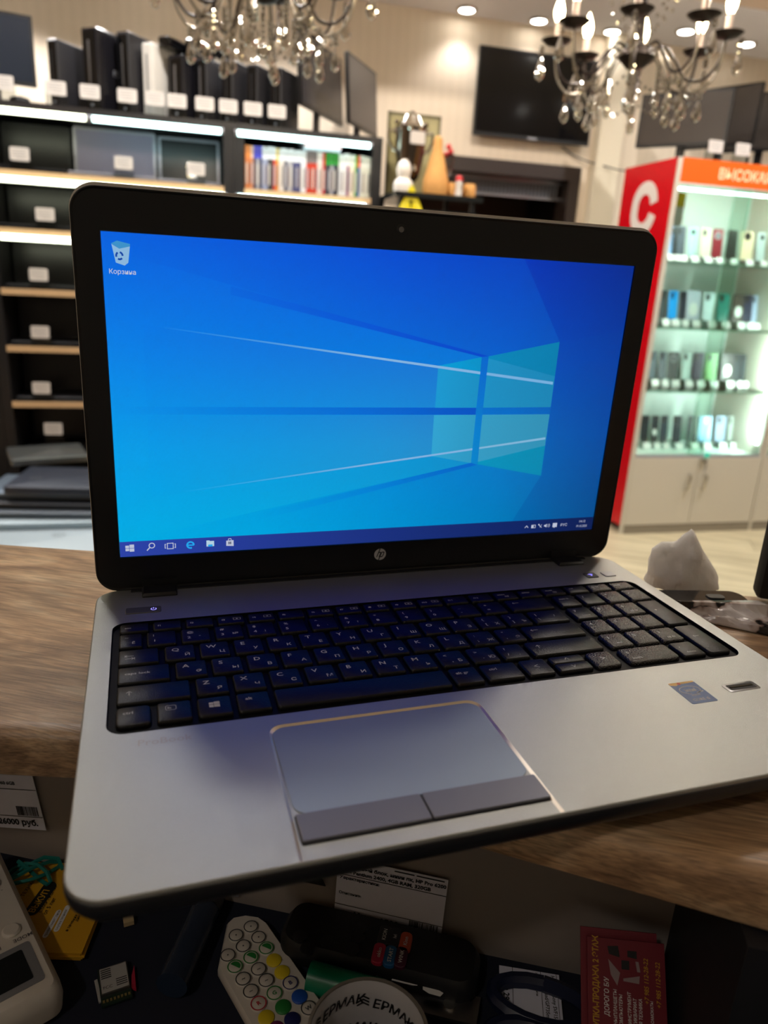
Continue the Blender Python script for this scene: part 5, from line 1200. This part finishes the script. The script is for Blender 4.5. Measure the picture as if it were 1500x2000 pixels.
# small figures
def lath(name, px, y, prof, m, label, cat, z=VZ, seg=18, parts=()):
    p = atY(px, 350, y); t = thing(name, label, cat, (p.x, y, z)); B().lathe(prof, seg=seg).done('body', m, t, smooth=True)
    for nm, pr_, mm, off_ in parts: B().lathe(pr_, off_, 14).done(nm, mm, t, smooth=True)
    return t
porc = mat('porcelain_white', (226, 218, 208), .35)
lath('porcelain_figure', 788, 3.56, [(.042, 0), (.045, .03), (.040, .05), (.026, .062), (.030, .075), (.034, .10), (.026, .125), (.008, .14), (.001, .142)], porc, 'small white rounded figure in front of the metal urn', 'figurine')
wick = mat('wicker', (206, 150, 82), .7, noise=.25, nscale=120, bump=.8, bscale=400)
lath('straw_doll', 851, 3.58, [(.055, 0), (.060, .03), (.058, .07), (.046, .11), (.034, .16), (.022, .20), (.022, .22), (.018, .245), (.001, .255)], wick, 'tall golden straw doll right of the metal urn', 'doll')
lath('wicker_pot', 886, 3.56, [(.024, 0), (.028, .02), (.028, .045), (.024, .06), (.001, .06)], wick, 'small golden pot at the foot of the straw doll', 'pot')
lath('wicker_pot', 918, 3.57, [(.028, 0), (.031, .02), (.030, .05), (.026, .062), (.001, .062)], wick, 'rightmost golden pot at the end of the vitrine top', 'pot')
lath('small_figurine', 897, 3.53, [(.017, 0), (.014, .04), (.017, .06), (.011, .07), (.001, .072)], porc, 'little white figure with a red cap among the golden pots', 'figurine', parts=(('red_cap', [(.018, 0), (.014, .014), (.001, .022)], mat('cap_red', (200, 40, 40), .5), (0, 0, .070)),))
t = lath('glass_goblet', 872, 3.72, [(.028, 0), (.006, .01), (.006, .10), (.030, .14), (.034, .20)], glass('goblet_glass', (235, 235, 235), .03, 3), 'clear goblet with red flowers behind the straw doll', 'goblet')
for k, (x, z) in enumerate(((-.01, .20), (.012, .215), (.0, .235))): B().ball((x, 0, z), .014, 8).done('red_flower', mat('flower_red', (196, 40, 44), .6), t, smooth=True)
# yellow warning triangle hung on the vitrine front
a, c, e = atY(781, 405, 3.487), atY(823, 408, 3.487), atY(801, 362, 3.487); o = Vector((a.x, 3.487, a.z))
t = thing('warning_sign', 'yellow triangular warning sign hanging below the vitrine top', 'sign', o)
sh = (Vector((e.x, 0, e.z)) - Vector((a.x, 0, a.z))); wv_ = c.x - a.x
TV_ = Matrix.Rotation(R(90), 4, 'X')
tri = [(-.012, -.02), (wv_ + .012, -.02), (wv_ / 2 + .006, sh.z), (wv_ / 2 - .006, sh.z)]
B().plate([tri], 0, -.003, TV_).done('plate', mat('sign_yellow', (236, 218, 20), .4), t)
b = B(); b.stroke([(.008, -.006), (wv_ - .008, -.006), (wv_ / 2, sh.z * .62)], .004, .0006, TV_, True); b.done('inner_triangle', mat('sign_pale', (240, 232, 120), .4), t)
b = B(); b.disc((wv_ / 2, sh.z * .28), .008, .0008, 10, TV_); b.plate([[(wv_ / 2 - .003, .0), (wv_ / 2 + .003, .0), (wv_ / 2 + .005, .026), (wv_ / 2 - .005, .026)]], .0008, None, TV_); b.done('sign_symbol', INK, t)

# ---------------------------------------------------------------- wall television and its cable
a, c = atY(938, 87, 4.34), atY(926, 263, 4.34); wt = .71
t = thing('wall_television', 'large black television mounted on the beige wall', 'television', (a.x, 4.34, c.z)); ht = a.z - c.z
T = Matrix.Rotation(R(90), 4, 'X')
B().rr(0, 0, wt, ht, ((-.035, .03), (-.02, .002), (0, 0)), .004, 3, T).done('housing', BLACK, t, smooth=True)
B().rr(.010, .022, wt - .010, ht - .010, ((.0004, 0), (.001, 0)), .001, 1, T).done('screen', mat('tv_screen', (14, 13, 15), .09), t)
B().box2((wt * .35, .035, ht * .3), (wt * .65, .06, ht * .7)).done('wall_bracket', STEEL, t)
B().rr(wt * .46, .006, wt * .54, .014, ((.0006, 0), (.0014, 0)), .001, 1, T).done('maker_mark', SILVER, t)
pts = [atY(x, y, yy) for x, y, yy in ((1098, 287, 4.38), (1120, 303, 4.385), (1150, 316, 4.36), (1190, 327, 4.30), (1215, 333, 4.22), (1240, 334, 4.1))]
B().tube(smooth_line(pts, 5), .004, 6).done('television_cable', mat('cable_grey', (60, 56, 54), .5), smooth=True, label='thin cable drooping from the television towards the red cabinet', cat='cable')

# ---------------------------------------------------------------- phone showcase
CX0, CX1, CY0, CY1, CH, CB_, CT = 2.235, 3.06, 3.42, 3.90, 1.90, .435, 1.79
red = mat('red_panel', (214, 8, 26), .3); whitec = mat('melamine_white', (206, 200, 186), .4); inner = mat('case_inner', (214, 226, 220), .45)
orange = mat('orange_sign', (222, 92, 14), .4, emit=(222, 92, 14), es=.12)
LEDC = glow('led_case', (226, 255, 246), 16)
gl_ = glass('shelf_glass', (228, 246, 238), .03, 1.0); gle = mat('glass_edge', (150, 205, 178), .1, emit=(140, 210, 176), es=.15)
def showcase(label, x0, x1, sign, redside=True, doors=True):
    t = thing('phone_showcase', label, 'showcase', (x0, CY0, 0)); w = x1 - x0; dd = CY1 - CY0
    B().box2((0, .012, .05), (.018, dd, CH)).done('side_panel', red if redside else whitec, t)
    B().box2((w - .018, .012, .05), (w, dd, CH)).done('side_panel', whitec, t)
    B().box2((-.001, 0, .0), (.020, .012, CH)).done('front_edging', whitec, t)
    B().box2((.018, dd - .012, .05), (w - .018, dd, CH)).done('back_panel', inner, t)
    B().box2((.018, .012, CH - .018), (w - .018, dd - .012, CH)).done('top_board', whitec, t)
    h = B().box2((.020, -.004, CT), (w, .012, CH)).done('header_sign', orange, t)
    if sign:
        b = B(); text(b, sign, .066, frame(Vector((.22, -.0065, CT + .030)), Vector((1, 0, 0)), Vector((0, 0, 1))), bold=.012, sx=.92); b.done('header_lettering', mat('sign_letter', (250, 214, 170), .5, emit=(250, 214, 170), es=.3), h)
    B().box2((.018, .012, CB_ - .02), (w - .018, dd - .012, CB_)).done('display_floor', inner, t)
    B().box2((.018, -.002, 0), (w - .0, .012, .05)).done('plinth', mat('plinth_grey', (140, 132, 118), .5), t)
    for z in (1.439, 1.114, .791):
        s = B().box2((.020, .03, z - .008), (w - .020, dd - .014, z)).done('glass_shelf', gl_, t)
        B().box2((.020, .028, z - .008), (w - .020, .030, z)).done('shelf_front_edge', gle, s)
    for xa, xb, y in ((.02, w * .54, .022), (w * .42, w - .02, .014)):
        s = B().box2((xa, y, CB_ + .012), (xb, y + .004, CT - .004)).done('sliding_glass', glass('door_glass', (236, 246, 240), .02, .8), t)
        B().box2((xb - .002 if y > .018 else xa, y - .001, CB_ + .012), (xb if y > .018 else xa + .002, y + .005, CT - .004)).done('glass_edge', gle, s)
    B().box2((.02, .004, CB_), (w - .02, .028, CB_ + .012)).done('sliding_track', SILVER, t)
    for xa, xb in ((.03, w * .34), (w * .36, w * .66), (w * .68, w - .03)): B().box2((xa, .035, CT - .026), (xb, .050, CT - .018)).done('led_strip', LEDC, t)
    B().box2((w - .034, .035, .50), (w - .020, .050, 1.06 if redside else 1.5)).done('led_strip', LEDC, t)
    dw_ = (w - .018) / 2
    for k in range(2):
        xa = .014 + k * dw_
        d_ = B().box2((xa + .002, -.004, .055), (xa + dw_ - .002, .012, CB_ - .002)).done('cabinet_door', whitec, t)
        hx = xa + (dw_ - .05 if k == 0 else .05); B().tube([(hx, -.004, .34), (hx - .004, -.030, .335), (hx - .010, -.032, .30), (hx - .006, -.030, .262), (hx - .002, -.004, .258)], .006, 8).done('handle', CHROME, d_, smooth=True)
    return t
def case_lamp(x0, x1):
    l = bpy.data.lights.new('case_lamp', 'AREA'); l.shape = 'RECTANGLE'; l.size = x1 - x0; l.size_y = .03; l.energy = 5; l.color = (.88, 1.0, .97)
    o = bpy.data.objects.new('case_lamp', l); COL.objects.link(o); o.location = ((x0 + x1) / 2, CY0 + .045, CT - .034); o.rotation_euler = (R(28), 0, 0)
    l = bpy.data.lights.new('case_lamp', 'AREA'); l.shape = 'RECTANGLE'; l.size = .02; l.size_y = .7; l.energy = 7; l.color = (.88, 1.0, .97)
    o = bpy.data.objects.new('case_lamp', l); COL.objects.link(o); o.location = (x1 - .01, CY0 + .045, .85); o.rotation_euler = (R(90), 0, R(118 - 90))
l = bpy.data.lights.new('case_lamp', 'AREA'); l.shape = 'RECTANGLE'; l.size = .02; l.size_y = 1.1; l.energy = 6.5; l.color = (.88, 1.0, .97)  # unseen lamp added at left to brighten the inside, no strip there
o = bpy.data.objects.new('case_lamp', l); COL.objects.link(o); o.location = (CX0 + .03, CY0 + .045, 1.1); o.rotation_euler = (R(90), 0, R(-28))
case_lamp(CX0 + .04, CX1 - .04); case_lamp(CX1 + .04, CX1 + .80)
show = showcase('tall phone showcase with red side panel and orange header at right', CX0, CX1, 'ВЫСОКАЯ ОЦЕНКА')
# white C on the red side
b = B(); T = frame(Vector((-.0012, .385, 1.52)), Vector((0, -1, 0)), Vector((0, 0, 1)))
Yc, Zc, ry, rz_ = 3.665, 1.685, .085, .100
T = Matrix(((0, 0, -1, -.0014), (-1, 0, 0, Yc - CY0), (0, 1, 0, Zc), (0, 0, 0, 1)))
cp = [(ry * math.cos(R(a)), (rz_ - ry) + ry * math.sin(R(a))) for a in range(5, 186, 15)] + [(ry * math.cos(R(a)), -(rz_ - ry) + ry * math.sin(R(a))) for a in range(185, 356, 15)]
b.stroke(cp, .062, 0, T); b.done('side_lettering', mat('letter_white', (238, 230, 224), .5), show)
showcase('second white showcase right of the first, cut by the picture edge', CX1 + .004, CX1 + .86, '', redside=False)
p = atY(1380, 868, CY0 - .01); lk = thing('cabinet_lock', 'small lock with a teal tag on the showcase glass track', 'lock', (p.x, CY0 - .0175, CB_ + .006))
B().cyl((0, -.010, -.02), (0, .012, -.02), .012, seg=14).done('lock_barrel', CHROME, lk, smooth=True); B().rr(-.018, -.014, .018, .014, ((0, 0), (.003, 0)), .01, 4, Matrix.Translation(Vector((.004, -.006, .012))) @ Matrix.Rotation(R(80), 4, 'X')).done('teal_tag', mat('teal_tag', (70, 214, 190), .5), lk)
B().tube([(0, -.016, -.02), (.004, -.02, -.045), (-.003, -.018, -.075)], .003, 6).done('key_blade', STEEL, lk)
# yellow-and-white leaflet inside the glass
a = atY(1322, 372, CY0 + .03); b = B()
t = thing('shop_leaflet', 'small yellow-topped leaflet at the upper left inside the showcase', 'leaflet', (CX0 + .03, CY0 + .030, 1.60))
B().box2((0, 0, .085), (.058, .002, .15)).done('yellow_half', mat('leaf_yellow', (238, 204, 20), .5), t); B().box2((0, 0, 0), (.058, .002, .085)).done('white_half', WHITE, t)
# phones
PH = [  # x0, x1, ytop, colour, camera style, description
 (1.439, [(1303, 1320, 437, (150, 190, 236), 0, 'pale blue phone leaning at the left end'), (1313, 1327, 443, (44, 46, 48), 0, 'black phone half hidden by the pale blue one'), (1325, 1343, 440, (78, 84, 94), 0, 'dark slate phone left of the mint one'), (1348, 1365, 443, (168, 200, 194), 1, 'mint phone with black camera'), (1372, 1392, 449, (216, 208, 182), 0, 'cream phone left of the dark red one'), (1395, 1416, 447, (128, 26, 40), 2, 'dark red phone with a pale round camera'), (1423, 1445, 445, (34, 38, 42), 0, 'black phone right of the dark red one'), (1450, 1477, 448, (220, 200, 168), 1, 'wide beige phone near the right end'), (1484, 1500, 450, (190, 204, 204), 1, 'light grey phone at the picture edge')]),
 (1.114, [(1293, 1308, 562, (62, 66, 70), 0, 'dark grey phone at the left end'), (1311, 1328, 563, (24, 150, 232), 0, 'bright sky blue phone'), (1331, 1345, 566, (44, 50, 66), 0, 'navy phone left of the pale boxed one'), (1345, 1375, 560, (198, 200, 216), 3, 'wide pale phone in packaging with a violet band'), (1380, 1402, 560, (226, 240, 246), 0, 'white slab drawn for a bright led glare'), (1406, 1429, 567, (14, 138, 134), 0, 'teal green phone'), (1436, 1459, 568, (70, 62, 58), 3, 'brown phone with a pale oval label'), (1456, 1475, 572, (38, 44, 70), 0, 'dark navy phone leaning right'), (1489, 1502, 570, (170, 180, 210), 0, 'lavender phone cut by the picture edge')]),  # the brightest white one is led glare given a phone's shape
 (.791, [(1271, 1286, 686, (96, 104, 112), 0, 'slate phone at the left end'), (1291, 1305, 686, (110, 116, 124), 0, 'grey phone second from left'), (1308, 1331, 680, (90, 90, 92), 2, 'grey phone with a big round camera and bright edge'), (1336, 1353, 688, (190, 210, 204), 0, 'pale green-white phone'), (1356, 1378, 690, (36, 26, 52), 0, 'very dark violet phone'), (1383, 1405, 686, (90, 150, 60), 0, 'green phone'), (1413, 1438, 688, (52, 46, 50), 3, 'dark phone with a white round label'), (1436, 1455, 692, (46, 50, 56), 0, 'black phone left of the last one'), (1466, 1484, 698, (64, 68, 74), 0, 'dark grey phone at the right end')]),
 (.435, [(1256, 1272, 802, (40, 42, 48), 0, 'black phone at the left end'), (1277, 1291, 801, (44, 46, 54), 3, 'black phone with a pale oval label'), (1295, 1309, 800, (58, 64, 78), 0, 'dark blue-grey phone third from left'), (1319, 1336, 801, (48, 52, 62), 0, 'black phone fourth from left'), (1348, 1366, 805, (36, 40, 50), 0, 'black phone left of the light blue one'), (1370, 1396, 800, (128, 178, 228), 1, 'light blue phone with a black round camera'), (1402, 1422, 806, (140, 152, 182), 0, 'lavender grey phone'), (1424, 1440, 808, (150, 154, 152), 0, 'grey phone at the right end')])]
rown = ['top', 'second', 'third', 'lowest']
yy = CY0 + .24
for ri, (zs, row) in enumerate(PH):
    for k, (x0, x1, yt, col, cam_, ds) in enumerate(row):
        a = atY(x0, yt + 20, yy); c = atY(x1, yt + 20, yy); w = max(.040, min((c.x - a.x) * .95, .085)); hh = .148 if x1 - x0 < 28 else .155
        cxm = (a.x + c.x) / 2
        lift = .034
        if cxm > CX1 - .05: cxm, w = CX1 - .042, min(w, .036)
        t = thing('mobile_phone', ds + ' of the %s phone shelf' % rown[ri] if 'end' in ds else ds + ' on the %s phone shelf' % rown[ri], 'phone', (cxm, yy, zs + lift + .0008))
        T = Matrix.Rotation(R(82), 4, 'X')
        B().rr(-w / 2, 0, w / 2, hh, ((-.008, .001), (-.007, 0), (-.001, 0), (0, .001)), .008, 3, T).done('body', mat('phone_%d_%d_%d' % col, col, .3), t, smooth=True)
        if cam_ == 1: b = B(); b.disc((0, hh * .82), w * .26, .0008, 16, T); b.done('camera', PIANO, t)
        elif cam_ == 2: b = B(); b.disc((0, hh * .75), w * .28, .0008, 16, T); b.done('camera_ring', SILVER, t); b = B(); b.disc((0, hh * .75), w * .17, .0014, 14, T); b.done('camera', PIANO, t)
        elif cam_ == 3: b = B(); b.disc((0, hh * .36), w * .32, .0008, 16, T, w * .42); b.done('label_sticker', WHITE, t)
        else: B().rr(-w * .38, hh * .72, -w * .02, hh * .94, ((0, 0), (.0016, .0004)), .004, 3, T).done('camera', BLACK, t)
        sw = min(.024, w * .48)
        s_ = thing('phone_stand', 'price card stand under the ' + ds.split(' with')[0] + ', %s shelf' % rown[ri], 'stand', (cxm, yy - .012, zs + .0005))
        B().loft([[(-sw, -.03, 0), (sw, -.03, 0), (sw, .03, 0), (-sw, .03, 0)], [(-sw, -.012, .033), (sw, -.012, .033), (sw, .03, .033), (-sw, .03, .033)]]).done('clear_block', CLEAR, s_)
        B().rr(-sw, 0, sw, .036, ((0, 0), (.001, 0)), .003, 2, Matrix.Translation(Vector((0, -.034, .001))) @ Matrix.Rotation(R(68), 4, 'X')).done('price_card', WHITE, s_)
# monitors standing on the showcase
for x0_, x1_, yb_, yt_, ya, yc, lb, tg in ((1240, 1415, 290, 185, 3.86, 3.52, 'wide dark monitor on the showcase, leftmost of three', (1397, 283)), (1330, 1468, 294, 178, 3.98, 3.64, 'middle dark monitor on the showcase partly behind the first', (1450, 288)), (1400, 1560, 300, 186, 4.08, 3.74, 'rightmost dark monitor on the showcase at the picture edge', None)):
    a, c = atY(x0_, yb_, ya), atY(x1_, yb_, yc); ang = math.atan2(c.y - a.y, c.x - a.x); ww = ((c.x - a.x) ** 2 + (c.y - a.y) ** 2) ** .5; hh = atY(x0_ + 22, yt_, ya).z - a.z
    zb = max(a.z, CH + .045); monitor((a.x, a.y), ww, hh, zb, ang, lb, mat('monitor_brown', (62, 56, 52), .25), foot_z=CH, tilt=2)
    if tg: p = atY(tg[0], tg[1], CY0 + .04); shelf_tag(p.x, CY0 + .03, CH, 'pale price card on the showcase before the %s monitor' % ('leftmost' if tg[0] < 1420 else 'middle'))

# ---------------------------------------------------------------- crystal chandeliers
irn = mat('chandelier_bronze', (40, 30, 26), .4, .6); crys = glass('crystal', (240, 236, 230), .05, 7); arm2 = mat('antique_silver', (150, 142, 128), .3, .8)
BULB = glow('bulb_flame', (255, 232, 176), 30, False); CT_ = mat('candle_tube', (214, 190, 176), .4)
def chandelier(c, R0, zp, label, rot=0.0, power=7, lights=True):
    t = thing('crystal_chandelier', label, 'chandelier', (c[0], c[1], 0), rot)
    B().lathe([(.001, zp - .085), (.03, zp - .08), (.060, zp - .05), (.055, zp - .03), (.018, zp - .01), (.014, zp + .06), (.026, zp + .08), (.012, zp + .10), (.010, zp + .30), (.004, CEIL - .03)], seg=18).done('centre_column', irn, t, smooth=True)
    B().lathe([(.001, CEIL), (.06, CEIL), (.055, CEIL - .015), (.01, CEIL - .04), (.001, CEIL - .04)][::-1], seg=20).done('ceiling_rose', irn, t, smooth=True)
    for q in range(8):
        a = q * math.pi / 4; ca_, sa_ = math.cos(a), math.sin(a)
        P = lambda r, z: (r * ca_, r * sa_, z)
        prof = [(.03, zp - .04), (.08, zp - .02), (.12, zp - .06), (R0 * .60, zp - .115), (R0 * .80, zp - .12), (R0 * .95, zp - .075), (R0, zp)]
        pts = smooth_line([Vector(P(r, z)) for r, z in prof], 5)
        B().tube(pts, .0045, 6).done('arm', irn, t, smooth=True)
        B().tube([p + Vector((0, 0, -.018 - .012 * math.sin(math.pi * k / len(pts)))) for k, p in enumerate(pts)], .0038, 6).done('curved_rod', arm2, t, smooth=True)
        B().lathe([(.004, zp - .008), (.036, zp - .002), (.050, zp + .010), (.047, zp + .011), (.014, zp + .006), (.001, zp + .006)], (R0 * ca_, R0 * sa_, 0), 18).done('drip_pan', irn, t, smooth=True)
        B().cyl(P(R0, zp + .006), P(R0, zp + .062), .0105, seg=12).done('candle_tube', CT_, t, smooth=True)
        B().lathe([(.008, zp + .062), (.015, zp + .078), (.017, zp + .094), (.012, zp + .114), (.005, zp + .132), (.001, zp + .140)], (R0 * ca_, R0 * sa_, 0), 12).done('flame_bulb', BULB, t, smooth=True)
        for r_, z0, n, s in ((R0 + .046, zp - .002, 2, 1.45), (R0 * .80, zp - .145, 2, 1.25), (R0 * .42, zp - .09, 5, 1.1), (R0 * .62, zp - .13, 3, 1.2)):
            b = B(); z = z0
            for k in range(n): z -= .012; b.ball(P(r_, z), .0068 * s, 8)
            z -= .012 * s; b.lathe([(.001, z + .004), (.004 * s, z - .004), (.010 * s, z - .024 * s), (.0115 * s, z - .032 * s), (.008 * s, z - .042 * s), (.001, z - .047 * s)], (r_ * ca_, r_ * sa_, 0), 8, False)
            b.done('crystal_drop', crys, t, smooth=True, kind='stuff')
        b = B()                                      # bead swag to the next arm
        for k in range(1, 9):
            f = k / 9; an_ = a + f * math.pi / 4; rr_ = R0 * .80 * (1 - .10 * math.sin(math.pi * f)); b.ball((rr_ * math.cos(an_), rr_ * math.sin(an_), zp - .135 - .05 * math.sin(math.pi * f)), .0055, 6)
        b.done('bead_swag', crys, t, smooth=True, kind='stuff')
        b = B()
        for k in range(10):
            f = k / 9; b.ball((( .016 + .085 * math.sin(math.pi * f) ** 1) * ca_, (.016 + .085 * math.sin(math.pi * f)) * sa_, zp + .24 - .24 * f), .0055, 6)
        b.done('bead_chain', crys, t, smooth=True, kind='stuff')
        if lights:
            l = lamp('POINT', 'candle_light', (c[0] + R0 * math.cos(a + rot), c[1] + R0 * math.sin(a + rot), zp + .100), power, WARM, .022)
    b = B()
    for k in range(6): b.ball((0, 0, zp - .095 - .014 * k), .006, 8)
    b.ball((0, 0, zp - .20), .019, 12); b.done('bottom_crystal', crys, t, smooth=True, kind='stuff')
    return t
chandelier((1.415, 2.50), .265, 2.065, 'lit crystal chandelier with dark arms at upper right', R(12))
chandelier((.198, 2.40), .255, 2.075, 'crystal chandelier cut by the top picture edge left of centre', R(30))
